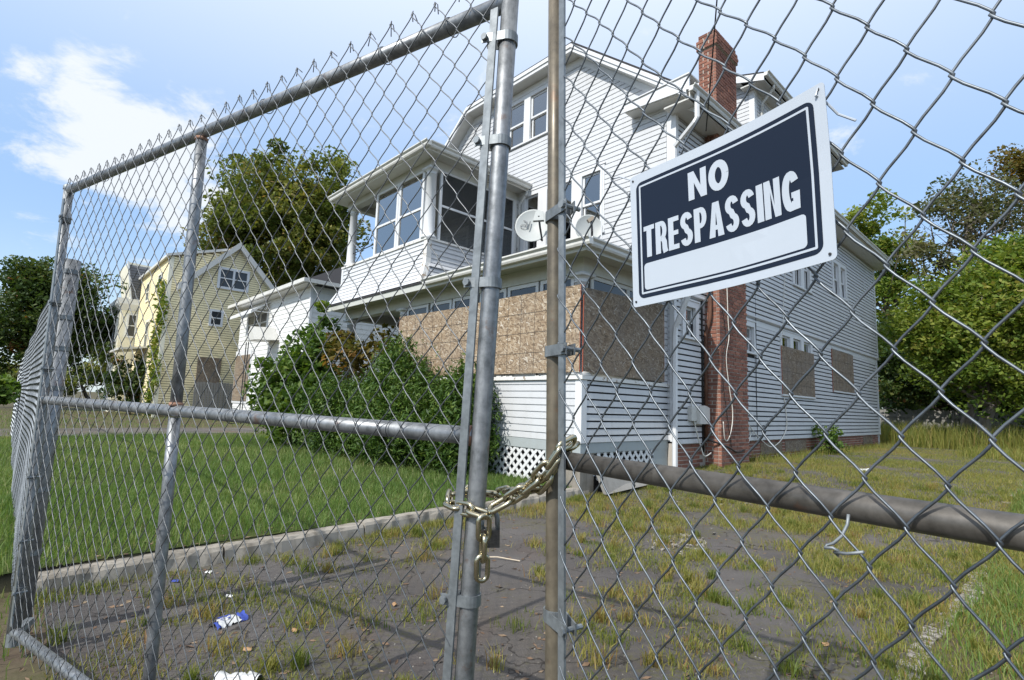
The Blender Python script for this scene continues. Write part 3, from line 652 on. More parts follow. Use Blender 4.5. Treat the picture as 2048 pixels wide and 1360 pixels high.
# --- upper porch
c0, VS = -.15, 3.8
def flare(z): return .26 * max(0, (4.0 - z) / .56) ** 1.4 if z < 4.0 else 0
zs = list(np.arange(3.46, 4.38, .0945))
for z0 in zs:
    z1 = z0 + .0945; f0, f1 = flare(z0), flare(z1); a0, a1 = VS - .0, 7.42
    BOARDS.append([(c0 - f0 - .022, a0 - f0 * .8 + .06, z0), (c0 - f0 - .022, a1 + f0, z0), (c0 - f0 + .02, a1 + f0, z0), (c0 - f0 + .02, a0 - f0 * .8 + .06, z0),
                   (c0 - f1 - .003, a0 - f1 * .8 + .06, z1 + .01), (c0 - f1 - .003, a1 + f1, z1 + .01), (c0 - f1 + .02, a1 + f1, z1 + .01), (c0 - f1 + .02, a0 - f1 * .8 + .06, z1 + .01)])
    zr0 = lambda z: max(c0 - f0 + .06, min(2.25, (z - 3.47) / .36 - .42 + .06))
    e = 2.28
    if zr0(z0) < e:
        f0s, f1s = f0 * .8, f1 * .8; warp = .035 if abs(z0 - 3.838) < .03 else 0
        BOARDS.append([(c0 - f0 + .06, VS - f0s - .022 - warp, z0), (e, VS - .022, z0), (e, VS + .02, z0), (c0 - f0 + .06, VS - f0s + .02, z0),
                       (c0 - f1 + .06, VS - f1s - .003, z1 + .01), (e, VS - .003, z1 + .01), (e, VS + .02, z1 + .01), (c0 - f1 + .06, VS - f1s + .02, z1 + .01)])
m = MB(); m.box(c0 + .021, c0 + .1, VS + .08, 7.40, 3.4, 4.37); m.box(c0 + .1005, 2.29, VS + .021, VS + .1, 3.4, 4.37); m.box(c0 + .1005, 2.29, 7.32, 7.40, 3.4, 4.37); m.build('upper_knee_wall', WHITE, H)
m = MB(); prev = None
for z in np.linspace(3.46, 4.39, 11):
    f = flare(z); ring = [(c0 - f - .025, VS - .8 * f - .025, z), (c0 - f + .09, VS - .8 * f - .025, z), (c0 - f + .09, VS - .8 * f + .09, z), (c0 - f - .025, VS - .8 * f + .09, z)]
    if prev: m.hexa(prev, ring)
    prev = ring
m.build('flared_corner_board', PEEL, H)
m = MB(); prev = None
for z in np.linspace(3.46, 4.39, 11):
    f = flare(z); ring = [(c0 - f - .025, 7.42 + f - .06, z), (c0 - f + .09, 7.42 + f - .06, z), (c0 - f + .09, 7.42 + f + .03, z), (c0 - f - .025, 7.42 + f + .03, z)]
    if prev: m.hexa(prev, ring)
    prev = ring
m.build('flared_corner_board', TRIM, H)
m = MB(); m.box(c0 - .04, c0 + .14, VS - .04, 7.45, 4.385, 4.425); m.box(c0 + .1405, 2.29, VS - .04, VS + .12, 4.385, 4.425); m.build('upper_sill', PEEL, H)
m = MB(); m.box(c0 + .1, 2.29, VS + .1, 7.4, 3.9, 4.0); m.build('upper_porch_floor', WOODGREY, H)
column(c0 + .09, VS + .11, 4.426, 5.90, .115, .098); column(c0 + .09, 7.24, 4.426, 5.90, .105, .085)
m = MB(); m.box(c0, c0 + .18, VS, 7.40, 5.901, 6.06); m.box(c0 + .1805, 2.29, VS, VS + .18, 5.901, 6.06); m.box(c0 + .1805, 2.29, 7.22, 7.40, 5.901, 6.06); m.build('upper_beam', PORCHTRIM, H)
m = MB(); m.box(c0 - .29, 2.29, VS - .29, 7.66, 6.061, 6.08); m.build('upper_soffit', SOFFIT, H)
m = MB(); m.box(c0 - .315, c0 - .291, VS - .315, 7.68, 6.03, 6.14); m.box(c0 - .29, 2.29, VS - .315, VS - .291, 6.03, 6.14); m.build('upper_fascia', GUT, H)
gutter('gutter', 'F', c0 - .316, VS - .43, 7.66, 6.175); gutter('gutter', 'S', VS - .316, c0 - .33, 2.27, 6.175)
m = MB(); q = 6.165
top = [(c0 - .34, VS - .34, q), (c0 - .34, 7.70, q), (2.29, 7.70, 7.1), (2.29, 5.2, 7.1), (2.29, VS - .34, q)]
m.add(top + [(a, b, c - .03) for a, b, c in top], [(0, 1, 2, 3), (0, 3, 4), (8, 7, 6, 5), (9, 8, 5), (0, 5, 6, 1), (1, 6, 7, 2), (2, 7, 8, 3), (3, 8, 9, 4), (4, 9, 5, 0)]); m.build('upper_porch_roof', SHINGLE, H)
# upper porch glazing
for a0, a1 in ((4.06, 4.96), (5.03, 5.94)):
    m = MB(); c = c0 + .02; t = .045
    pbox(m, 'F', c, a0 - .03, a0 + t, -.03, .02, 4.426, 5.90); pbox(m, 'F', c, a1 - t, a1 + .03, -.03, .02, 4.426, 5.90)
    for z in (4.426, 5.075, 5.855): pbox(m, 'F', c, a0 + t, a1 - t, -.03, .02, z, z + .045)
    w = m.build('window', TRIM, H)
    for z0, z1 in ((4.471, 5.075), (5.12, 5.855)):
        g = MB(); pbox(g, 'F', c, a0 + t, a1 - t, -.006, -.002, z0, z1); g.build('pane', GLASSP, w)
m = MB(); c = VS + .03
pbox(m, 'S', c, .10, .15, -.03, .02, 4.426, 5.90); pbox(m, 'S', c, 2.12, 2.17, -.03, .02, 4.426, 5.90); pbox(m, 'S', c, .15, 2.12, -.03, .02, 5.14, 5.185); pbox(m, 'S', c, .15, 2.12, -.02, .02, 5.86, 5.90)
w = m.build('screen_frame', TRIM, H); g = MB(); pbox(g, 'S', c, .15, 2.12, -.002, .001, 4.43, 5.138); pbox(g, 'S', c, .15, 2.12, -.002, .001, 5.186, 5.859); g.build('insect_screen', SCREEN, w)
m = MB(); m.box(2.17, 2.29, VS + .0, VS + .06, 4.426, 5.9); m.build('porch_jamb', PEEL, H)
m = MB(); m.tube([(c0 + .09, 6.0, 4.78), (c0 + .09, 7.15, 4.75)], .012, 6); m.build('porch_rail', BLACK, H)
window('F', U1, 4.5, 5.1, 4.2, 5.5, case=.1, proud=.03); window('F', U1, 5.7, 6.5, 4.2, 5.6, case=.1, proud=.03)
m = MB(); m.tube([(2.24, VS - .33, 6.12), (2.24, VS - .3, 5.98), (2.26, VS - .06, 5.78), (2.26, VS - .05, 4.45)], .036, 7); m.build('downspout', PEEL, H, True)

# --- boards become parts: the largest as single pieces
def proj_size(pts):
    c = np.mean([hw(*p) for p in pts], 0) - CPOS; q = RC @ c
    a = hw(*pts[0]) - CPOS; b = hw(*pts[1]) - CPOS; qa, qb = RC @ a, RC @ b
    if q[2] < .5: return 0
    return np.hypot(qa[0] / max(qa[2], .3) - qb[0] / max(qb[2], .3), qa[1] / max(qa[2], .3) - qb[1] / max(qb[2], .3)) / q[2]
BOARDS.sort(key=lambda b: -proj_size(b))
BF_ = [(0, 2, 3, 1), (2, 4, 5, 3), (4, 6, 7, 5), (6, 8, 9, 7), (8, 10, 11, 9), (10, 0, 1, 11), (0, 10, 8, 6, 4, 2), (1, 3, 5, 7, 9, 11)]
HF = [(0, 3, 2, 1), (4, 5, 6, 7), (0, 1, 5, 4), (1, 2, 6, 5), (2, 3, 7, 6), (3, 0, 4, 7)]
for b in BOARDS[:298]: MB().add(b, HF if len(b) == 8 else BF_).build('clapboard', WHITE, H)
m = MB()
for b in BOARDS[298:]: m.add(b, HF if len(b) == 8 else BF_)
m.build('clapboard_rows', WHITE, H, kind='stuff')

# --- chimney
ch = MB(); u0, u1 = chim; y0 = W - .30
ch.box(u0 + .006, u1 - .006, y0 + .006, W + .3, -.05, 6.3); ch.box(u0 + .006, u0 + .894, y0 + .006, W + .05, 6.3, 8.6)
ch.box(u0 - .03, u0 + .93, y0 - .03, W + .08, 8.27, 8.47)
chimney = ch.build('chimney', MORTAR, H)
bricks = []
def brick_face(z0, z1, ua, ub, yf, yb, grow=0):
    z = z0; k = int(round(z0 / .0675))
    while z + .054 < z1:
        off = (k % 2) * .1
        x = ua - (.1 if k % 2 else 0)
        while x < ub - .02:                       # outer face (looks toward -v)
            a, b = max(x, ua), min(x + .197, ub); j = random.uniform(-.003, .004)
            if b - a > .03: bricks.append((a, b - .01 if b < ub else b, yf - .006 + j, yf + .05, z, z + .054))
            x += .21
        y = yf + .052 + (0 if k % 2 else .0); first = True
        x = yf + (.0525 if k % 2 == 0 else .0525)
        y = x - (0.0 if k % 2 else .1)
        while y < yb - .02:                       # front face (looks toward -u)
            a, b = max(y, x), min(y + .197, yb); j = random.uniform(-.003, .004)
            if b - a > .03: bricks.append((ua - .004 + j, ua + .05, a + .004, b - .006, z, z + .054))
            y += .21
        z += .0675; k += 1
brick_face(.0, 6.3, u0, u1, y0, W); brick_face(6.3, 8.26, u0, u0 + .9, y0, W + .05)
brick_face(8.275, 8.47, u0 - .036, u0 + .936, y0 - .036, W + .08); brick_face(8.47, 8.6, u0, u0 + .9, y0, W + .05)
def bsize(b): return proj_size([((b[0]), b[2], b[4]), (b[1], b[3], b[4])])
def hidden_by_sign(b):
    q = RC @ (hw((b[0] + b[1]) / 2, (b[2] + b[3]) / 2, (b[4] + b[5]) / 2) - CPOS); y = 680 + F_PX * q[1] / q[2]; return 262 < y < 575
bricks.sort(key=lambda b: (hidden_by_sign(b), -bsize(b)))
for b in bricks[:298]: MB().box(*b).build('brick', BRICK, chimney)
m = MB()
for b in bricks[298:]: m.box(*b)
o = m.build('brick_rows', BRICK, chimney, kind='stuff')
a = o.data.attributes.new('tone', 'FLOAT', 'POINT'); a.data.foreach_set('value', np.repeat(RNG.random(len(bricks) - 298), 8).astype(np.float32))
# foundation bricks
fb = []; z = .05; k = 0
while z < .60:
    x = U1 + (.1 if k % 2 else 0)
    while x < ULEN - .2:
        if not (x + .2 > u0 and x < u1): fb.append((x, x + .2, W + .026 + random.uniform(-.003, .003), W + .06, z, z + .054))
        x += .21
    z += .0675; k += 1
m = MB()
for b in fb: m.box(*b)
o = m.build('foundation_bricks', BRICK, H, kind='stuff')
a = o.data.attributes.new('tone', 'FLOAT', 'POINT'); a.data.foreach_set('value', np.repeat(RNG.random(len(fb)), 8).astype(np.float32))
# conduits, cables, meter box
m = MB(); m.tube([(u0 - .06, W - .16, 6.4), (u0 - .06, W - .16, 3.0), (u0 - .06, W - .15, 2.9), (u0 - .07, W - .07, 2.6), (u0 - .07, W - .06, .7)], .035, 7); m.build('conduit', RUSTPIPE, H, True)
m = MB(); m.tube([(u0 - .16, W - .04, 6.2), (u0 - .15, W - .04, .5)], .022, 7); m.build('conduit', BLACK, H, True)
def cable(pts, r, mat, name='cable', parent=H, n=5, sub=6):
    P = [np.array(p, float) for p in pts]; out = []
    for i in range(len(P) - 1):
        p0, p1, p2, p3 = P[max(i - 1, 0)], P[i], P[i + 1], P[min(i + 2, len(P) - 1)]
        for t in np.linspace(0, 1, sub, endpoint=False):
            out.append(.5 * ((2 * p1) + (-p0 + p2) * t + (2 * p0 - 5 * p1 + 4 * p2 - p3) * t * t + (-p0 + 3 * p1 - 3 * p2 + p3) * t ** 3))
    out.append(P[-1]); m = MB(); m.tube(out, r, n); return m.build(name, mat, parent, True)
yo = y0 - .02
cable([(u0 + .26, yo, 4.2), (u0 + .30, yo, 3.0), (u0 + .33, yo, 2.6), (u0 + .2, yo, 2.2), (u0 + .3, yo, 1.7), (u0 + .42, yo, 1.3), (u0 + .40, yo, 1.0), (u0 + .25, yo, .75), (u0 + .1, yo, .74), (u0 - .02, yo - .03, 1.05)], .008, CABLEW)
cable([(u0 + .02, yo, 3.2), (u0 + .2, yo, 2.6), (u0 + .05, yo, 1.9), (u0 + .22, yo, 1.1), (u0 + .35, yo, .6)], .006, BLACK)
cable([(u0 - .2, W - .1, .75), (u0 + .1, yo - .02, .62), (u0 + .6, yo - .02, .5), (u1 + .1, yo + .1, .6), (u1 + .2, W - .05, .8)], .016, BLACK)
cable([(5.55, W - .03, 5.8), (5.57, W - .07, 3.4), (5.6, W - .04, 1.9), (5.62, W - .03, .7)], .008, BLACK)
cable([(8.1, W - .1, 6.2), (7.3, W - .1, 4.6), (7.02, W - .1, 3.2), (7.0, W - .05, 2.9)], .008, CABLEW)
cable([(7.15, W - .04, 1.6), (7.22, W - .05, 1.2), (7.2, W - .05, .9), (6.8, W - .05, .62), (6.2, W - .08, .52), (5.7, W - .1, .65), (5.35, W - .06, .85), (4.9, W - .1, 1.05), (4.75, W - .05, 1.0)], .011, CABLEW)
cable([(4.65, W - .06, .75), (4.9, W - .1, .9), (5.2, W - .06, .82), (5.0, W - .09, .62), (4.75, W - .05, .55)], .011, CABLEW)
cable([(u0 - .6, W - .04, 1.5), (u0 - .5, W - .08, .95), (u0 - .35, W - .1, .6), (u0 - .3, W - .14, .45), (u0 - .1, W - .16, .5)], .011, CABLEW)
m = MB(); m.prism([(2.9, 1.0), (3.26, 1.0), (3.26, 1.28), (3.1, 1.32), (2.9, 1.3)], 'v', W - .16, W - .02); m.build('meter_box', SOFFIT, H)
m = MB(); m.box(2.72, 2.9, W - .1, W - .02, 1.05, 1.3); m.build('junction_box', SOFFIT, H)

# ------------------------------------------------------------------ satellite dishes on the porch roof
def dish(loc_uvz, aim_px, r, label, logo):
    P = hw(*loc_uvz); t = empty('satellite_dish', P, 0, label, 'satellite dish', 'satellite dishes on the porch roof')
    aim = Vector(aim_px).normalized(); ez = aim; ex = (-aim).cross(Vector((0, 0, 1))).normalized(); ey = ez.cross(ex); q = Matrix((ex, ey, ez)).transposed(); c0_ = Vector((0, 0, r * 1.35)) - aim * .02
    m = MB(); n = 28; rings = [(0, 0.0), (.35, .006), (.7, .025), (.93, .048), (1.0, .056), (1.0, .048), (.7, .015), (0, -.012)]
    vs, fs = [], []
    for rr, h in rings:
        for j in range(n):
            a = 2 * PI * j / n; vs.append(c0_ + q @ Vector((rr * r * .92 * math.cos(a), rr * r * math.sin(a), h * r / .25)))
    for i in range(len(rings) - 1):
        for j in range(n): fs.append((i * n + j, i * n + (j + 1) % n, (i + 1) * n + (j + 1) % n, (i + 1) * n + j))
    m.add(vs, fs); m.build('reflector', DISHM, t, True)
    arm0 = c0_ + q @ Vector((r * .55 if logo else r * .2, -r * .85, .03)); lnb = c0_ + q @ Vector((r * .42 if logo else 0, -r * .05 if logo else r * .1, r * 1.15))
    a = MB(); a.tube([c0_ + q @ Vector((0, 0, -.05)), arm0, (arm0 + lnb) / 2 + q @ Vector((0, -.03, .05)), lnb], .02, 6); a.build('feed_arm', DISHARM, t)
    b = MB()
    s = r * .28
    b.hexa([lnb - ex * s - ey * s, lnb + ex * s - ey * s * .9, lnb + ex * s * .8 + ey * s, lnb - ex * s * .6 + ey * s], [lnb - ex * s - ey * s - ez * .06, lnb + ex * s - ey * s * .9 - ez * .06, lnb + ex * s * .8 + ey * s - ez * .06, lnb - ex * s * .6 + ey * s - ez * .06]) if logo else b.bar(lnb - ex * s * .8 - ey * .02, lnb + ex * s * .5 + ey * .05, .07, .06)
    b.build('feed_horn', DISHM if logo else LNBT, t)
    p = MB(); p.tube([c0_ + q @ Vector((0, 0, -.06)), (0.05, .1, .12), (.06, .12, -.02)], .022, 7); p.bar((-.06, .0, .0), (.18, .26, .0), .12, .012); p.build('mast', DISHARM, t)
    if logo:
        g = MB(); ctr = c0_ + q @ Vector((-r * .38, r * .12, .03 * r / .25 + .008))
        def ribbon(pts, w):
            for (x0, y0_), (x1, y1_) in zip(pts[:-1], pts[1:]):
                g.bar(ctr + ex * x0 * r + ey * y0_ * r, ctr + ex * x1 * r + ey * y1_ * r, w * r, .003, up=ez)
        ribbon([(-.12 + .14 * math.cos(t_), -.12 + .12 * math.sin(t_)) for t_ in np.linspace(0, 2 * PI, 15)], .035)
        ribbon([(.02, -.18), (.03, -.02), (.06, .12), (.0, .2), (-.12, .24)], .05); ribbon([(.05, -.2), (.06, .0), (.10, .16)], .03)
        for i in range(7): g.box(*[c for k in range(3) for c in ((ctr + ex * r * (.17 + .012 * i) + ey * r * (-.3 + .075 * i))[k] - .009, (ctr + ex * r * (.17 + .012 * i) + ey * r * (-.3 + .075 * i))[k] + .009)])
        g.build('logo_print', LOGOM, t)
    return t
DISHM = paint('dish_paint', (.40, .425, .42), .5, .15, 4); DISHARM = NT('dark_grey_metal'); DISHARM.color((.10, .10, .11)); DISHARM = DISHARM.done(.5, .3)
LNBT = paint('tan_plastic', (.36, .30, .23), .6, .2, 9); LOGOM = NT('grey_logo_print'); LOGOM.color((.16, .17, .18)); LOGOM = LOGOM.done(.6)
toc = lambda u, v: Vector((-hw(u, v)[0], -hw(u, v)[1], 0)).normalized()
d1 = toc(1.35, 2.45); dish((1.35, 2.40, 4.21), (d1.x - .12, d1.y, .25), .37, 'larger satellite dish with printed emblem on the porch roof, nearer the screened porch', True)
d2 = toc(1.2, .9); dish((1.2, .88, 3.93), (d2.x + .15, d2.y, .12), .26, 'smaller satellite dish with tan feed horn at the right end of the porch roof', False)
m = MB(); m.tube([Vector(at(1203.5, 331, 9.1)), Vector(at(1203, 485, 8.9))], .012, 6); tag(m.build('antenna_pole', TRIM), 'thin white pole standing beside the smaller dish against the clapboards', 'pole')

# ------------------------------------------------------------------ chain link gates
def smooth_noise(a, b, k): return math.sin(a * 2.3 + k) * math.cos(b * 1.9 - k * 1.3) + .5 * math.sin(a * 5.1 - b * 3.7 + 2 * k)
def link_wire(i, n, xl, xr, z_bot, z_top, Hd, y, r, sides, seed, barb=True, amp=.0035, top_barb=True):
    """one picket of chain link: a flattened spiral from top to bottom"""
    hh = Hd / 2; n_half = int(round((z_top - z_bot) / hh)); pts = []
    par = (i % 2); ov = 1.15 * r
    S = (0.0, .035, .10, .3, .5, .7, .90, .965)
    wob = random.Random(seed * 1000 + i)
    for k in range(n_half + 1):
        left = (k % 2 == 0) if par else (k % 2 == 1)
        for s in (S if k < n_half else (0.0,)):
            z = z_top - (k + s) * hh
            e = s - .20 * math.sin(2 * PI * s) / (2 * PI)
            t = (e if left else 1 - e)
            f0, f1 = xl(z), xr(z); w = (f1 - f0) / n
            x = f0 + (i + t) * w + (t - .5) * 2 * ov
            d = math.sin(PI * s) ** .35 if s > 0 else 0
            yy = y + (-1 if left else 1) * r * 1.15 * d
            q = amp * smooth_noise(x * 2.2, z * 2.2, seed); q2 = amp * smooth_noise(z * 1.7 + 4, x * 2.6, seed + 3)
            pts.append((x + q, yy + amp * (.9 if top_barb else .3) * smooth_noise(x * 1.3, z * 1.1, seed + 9), z + q2))
    if top_barb:
        x, yy, z = pts[0]; w = (xr(z) - xl(z)) / n; dirn = 1 if (0 % 2 == 0) == bool(par) else -1
        j = wob.uniform(-.006, .006); h = wob.uniform(.004, .014)
        # the end is bent back over itself like a hook
        pts = [(x + dirn * (.012 + j), yy + .012, z - .016 + wob.uniform(-.01, .01)), (x + dirn * .006, yy + .008, z + h * .4), (x, yy + .003, z + h)] + pts
    m = MB(); m.tube(pts, r, sides); return m
def band(parent, xp, xb, z, rp, mat, flip=1):
    """tension band: a strap round the post, clamped on the flat bar"""
    m = MB(); r0, r1 = rp + .0012, rp + .0042; n = 20; h = .0115; yb = -.030
    ang = [PI * 2 * j / n for j in range(n)]
    for a, b in zip(ang, ang[1:] + ang[:1]):
        m.hexa([(xp + r0 * math.cos(a), r0 * math.sin(a), z - h), (xp + r1 * math.cos(a), r1 * math.sin(a), z - h), (xp + r1 * math.cos(b), r1 * math.sin(b), z - h), (xp + r0 * math.cos(b), r0 * math.sin(b), z - h)],
               [(xp + r0 * math.cos(a), r0 * math.sin(a), z + h), (xp + r1 * math.cos(a), r1 * math.sin(a), z + h), (xp + r1 * math.cos(b), r1 * math.sin(b), z + h), (xp + r0 * math.cos(b), r0 * math.sin(b), z + h)])
    s = 1 if xb > xp else -1
    for yy, off in ((-.001, 0), (.004, 0)):
        pass
    e = xb + s * .026
    m.hexa([(xp, -rp - .0043, z - h + .0002), (e, yb - .0075, z - h + .0002), (e, yb - .0047, z - h + .0002), (xp, -rp - .0012, z - h + .0002)], [(xp, -rp - .0043, z + h - .0002), (e, yb - .0075, z + h - .0002), (e, yb - .0047, z + h - .0002), (xp, -rp - .0012, z + h - .0002)])
    m.hexa([(xp + s * rp * .6, rp * .7, z - h + .0002), (e, -.015, z - h + .0002), (e, -.012, z - h + .0002), (xp + s * rp * .6, rp * .7 + .004, z - h + .0002)], [(xp + s * rp * .6, rp * .7, z + h - .0002), (e, -.015, z + h - .0002), (e, -.012, z + h - .0002), (xp + s * rp * .6, rp * .7 + .004, z + h - .0002)])
    o = m.build('tension_band', mat, parent)
    b = MB(); b.tube([(xb + s * .017, yb - .013, z), (xb + s * .017, .008, z)], [.0075, .0045] if False else .005, 8); b.tube([(xb + s * .017, yb - .0135, z), (xb + s * .017, yb - .0078, z)], .0085, 8); b.build('bolt', mat, o)
    return o

DL = Vector((.848, -.530, 0)).normalized(); GL = empty('chain_link_gate', (-2.235, 2.55, 0), math.atan2(DL.y, DL.x), 'shiny grey chain-link gate leaf left of the chain, with crossed rails', 'gate', 'two leaves of the chained gate')
xfar = lambda z: .058 - .118 * (z - .12) / 2.1
xnear = lambda z: 2.545 + .052 * (z - .62) / 1.55
xmid = lambda z: 1.262 - .058 * (z - .286) / 1.91
def tubez(name, fx, z0, z1, r, mat, parent, y=0, n=18):
    m = MB(); m.tube([(fx(z), y, z) for z in np.linspace(z0, z1, 5)], r, n); return m.build(name, mat, parent, True)
tubez('end_post', xfar, .10, 2.235, .0205, GALV, GL); tubez('end_post', xnear, .08, 2.30, .0208, GALV, GL)
def rail(name, x0, z0, x1, z1, r, mat, parent):
    m = MB(); m.tube([(x0 + (x1 - x0) * t, 0, z0 + (z1 - z0) * t) for t in np.linspace(0, 1, 5)], r, 18); return m.build(name, mat, parent, True)
rail('top_rail', xfar(2.2), 2.212, xnear(2.19), 2.178, .0203, GALV, GL); rail('bottom_rail', xfar(.12), .118, xnear(.1), .10, .0203, GALV, GL)
rail('middle_rail', xfar(1.15), 1.152, xnear(1.13) - .016, 1.130, .0203, GALV, GL)
tubez('brace_post', xmid, .13, 1.118, .0195, GALV, GL); tubez('brace_post', xmid, 1.162, 2.176, .0195, GALV, GL)
for (x, z) in ((xnear(1.13) - .022, 1.130),):
    m = MB(); m.tube([(x - .006, 0, z), (x + .006, 0, z)], .0235, 16); m.build('weld', RUST, GL, True)
for (x, z) in ((xmid(1.15), 1.165), (xmid(2.2), 2.17)):
    m = MB(); m.tube([(x, 0, z - .006), (x, 0, z + .006)], .0225, 16); m.build('weld', RUST, GL, True)
m = MB(); m.lathe([(.0225, 0), (.0235, .004), (.0235, .02), (.018, .028), (.004, .031)], (xfar(2.235), 0, 2.212), 16); m.build('post_cap', GALVB, GL, True)
xb = lambda z: xnear(z) - .024
xa = lambda z: xfar(z) + .045
for fx, nm in ((xb, 'n'), (xa, 'f')):
    m = MB(); zz_ = np.linspace(.16, 2.148, 6)
    for z0, z1 in zip(zz_[:-1], zz_[1:]): m.hexa([(fx(z0) - .0105, -.031, z0), (fx(z0) + .0105, -.031, z0), (fx(z0) + .0105, -.026, z0), (fx(z0) - .0105, -.026, z0)], [(fx(z1) - .0105, -.031, z1), (fx(z1) + .0105, -.031, z1), (fx(z1) + .0105, -.026, z1), (fx(z1) - .0105, -.026, z1)])
    m.build('tension_bar', GALVB, GL)
for z in (2.075, 1.815, 1.476, .784, .38): band(GL, xnear(z), xb(z), z, .0208, GALVB)
for z in (2.05, 1.62, 1.30, .80, .52, .3): band(GL, xfar(z), xa(z), z, .0205, GALVB)
NW = 64
for i in range(NW): link_wire(i, NW, lambda z: xa(z) - .004, lambda z: xb(z) + .004, .07, 2.242, .1, -.0285, .00145, 6, 1).build('wire', GALVW, GL, True)
# wire ties on the rails
for x, z in [(x, 2.205 - .013 * x) for x in (.35, .82, 1.62, 2.18, 2.42)] + [(x, 1.152 - .009 * x) for x in (.3, .75, 1.6, 2.0, 2.3)]:
    m = MB(); m.tube([(x + .012 * math.cos(a) * .3, (.0238) * math.cos(a) - .004, z + .0245 * math.sin(a)) for a in np.linspace(.2, 2 * PI + .6, 16)], .0014, 5); m.build('wire_tie', GALVW, GL, True)
hinge = MB(); hinge.lathe([(.026, 0), (.026, .05)], (xfar(.12), 0, .06), 14); hinge.bar((xfar(.12) - .02, .0, .1), (xfar(.12) - .12, .09, .11), .03, .03); hinge.build('hinge', GALVB, GL)

DR = Vector((.57, -.8216, 0)).normalized(); GR = empty('chain_link_gate', (.093, 1.12, 0), math.atan2(DR.y, DR.x), 'dull brown-stained chain-link gate leaf right of the chain, carrying the black sign', 'gate', 'two leaves of the chained gate')
x2 = lambda z: .021 - .050 * (z - .67) / 1.49
RL = 2.5
tubez('end_post', x2, .08, 2.30, .0178, POST2, GR); tubez('end_post', lambda z: RL, .08, 2.28, .0205, POST2, GR)
rail('top_rail', x2(2.26), 2.26, RL, 2.26, .0178, RAIL2, GR); rail('bottom_rail', x2(.1), .10, RL, .10, .0178, RAIL2, GR); rail('middle_rail', x2(1.095) + .012, 1.094, RL, 1.096, .0178, RAIL2, GR)
x2b = lambda z: x2(z) + .053
m = MB(); zz_ = np.linspace(.12, 2.27, 6)
for z0, z1 in zip(zz_[:-1], zz_[1:]): m.hexa([(x2b(z0) - .0085, -.028, z0), (x2b(z0) + .0085, -.028, z0), (x2b(z0) + .0085, -.0225, z0), (x2b(z0) - .0085, -.0225, z0)], [(x2b(z1) - .0085, -.028, z1), (x2b(z1) + .0085, -.028, z1), (x2b(z1) + .0085, -.0225, z1), (x2b(z1) - .0085, -.0225, z1)])
m.build('tension_bar', GALVB, GR)
for z in (1.618, 1.317, .792, .42): band(GR, x2(z), x2b(z), z, .0178, GALVB)
NR = 63
for i in range(NR): link_wire(i, NR, lambda z: x2b(z) - .004, lambda z: RL - .03, .07, 2.38, .1, -.0255, .00165, 8, 5, amp=.005, top_barb=False).build('wire', WIRE2, GR, True)
m = MB(); m.tube([(.5715, -.019, 1.0868), (.5711, -.022, 1.0754), (.5668, -.027, 1.0622), (.5582, -.029, 1.0524), (.5508, -.030, 1.0488), (.5507, -.034, 1.0458), (.5602, -.036, 1.0482), (.5645, -.033, 1.0459), (.5610, -.027, 1.039), (.5600, -.031, 1.0426), (.5751, -.035, 1.0451), (.5934, -.038, 1.0516)], .0019, 7); m.build('wire_tie', GALVB, GR, True)

# hinge post and the fence running back along the street side
HP = at(118, 689, 2.70); HP[2] = 0
t = MB(); t.lathe([(.044, -.1), (.044, 1.88)], (0, 0, 0), 20); t.lathe([(.039, 1.881), (.039, 1.8815)], (0, 0, 0), 20)
hp = empty('hinge_post', HP, 0, 'thick round steel post behind the far end of the left gate leaf', 'post')
t = MB(); t.lathe([(.044, -.1), (.044, 1.875)], (0, 0, 0), 22); t.build('post_tube', GALV, hp, True)
for z in (1.80, 1.56, 1.4, 1.2, .95, .7, .4): MB().lathe([(.0445, z), (.0475, z), (.0475, z + .022), (.0445, z + .022)], (0, 0, 0), 22).build('post_band', GALVB, hp)
FD = np.array([VV[0], VV[1], 0]); FX = empty('chain_link_fence', HP, math.atan2(FD[1], FD[0]), 'long chain-link fence running back from the thick hinge post', 'fence')
m = MB(); m.tube([(0.05, 0, 1.80), (9, 0, 1.84), (30, 0, 1.86)], .018, 8); m.build('top_rail', GALV, FX, True)
for k in range(1, 12):
    m = MB(); m.tube([(k * 2.6, -.05, -.05), (k * 2.6, -.05, 1.86)], .022, 10); m.build('fence_post', GALV, FX, True)
m = MB(); n = 440; rr = random.Random(3)
for i in range(n):
    x0 = .06 + i * .039; pts = []; nh = 36
    for k in range(nh + 1):
        left = (k + i) % 2 == 0; z = 1.90 - k * .05; pts.append((x0 + (0 if left else .041), .02 + (.0018 if left else -.0018) + .008 * math.sin(x0 * 1.9 + z), z))
    if i < 300: mm = MB(); mm.tube(pts, .0015, 4, False); mm.build('wire', WIRE2, FX)
    else: m.tube(pts, .0018, 3, False)
m.build('wire_mesh', WIRE2, FX, kind='stuff')

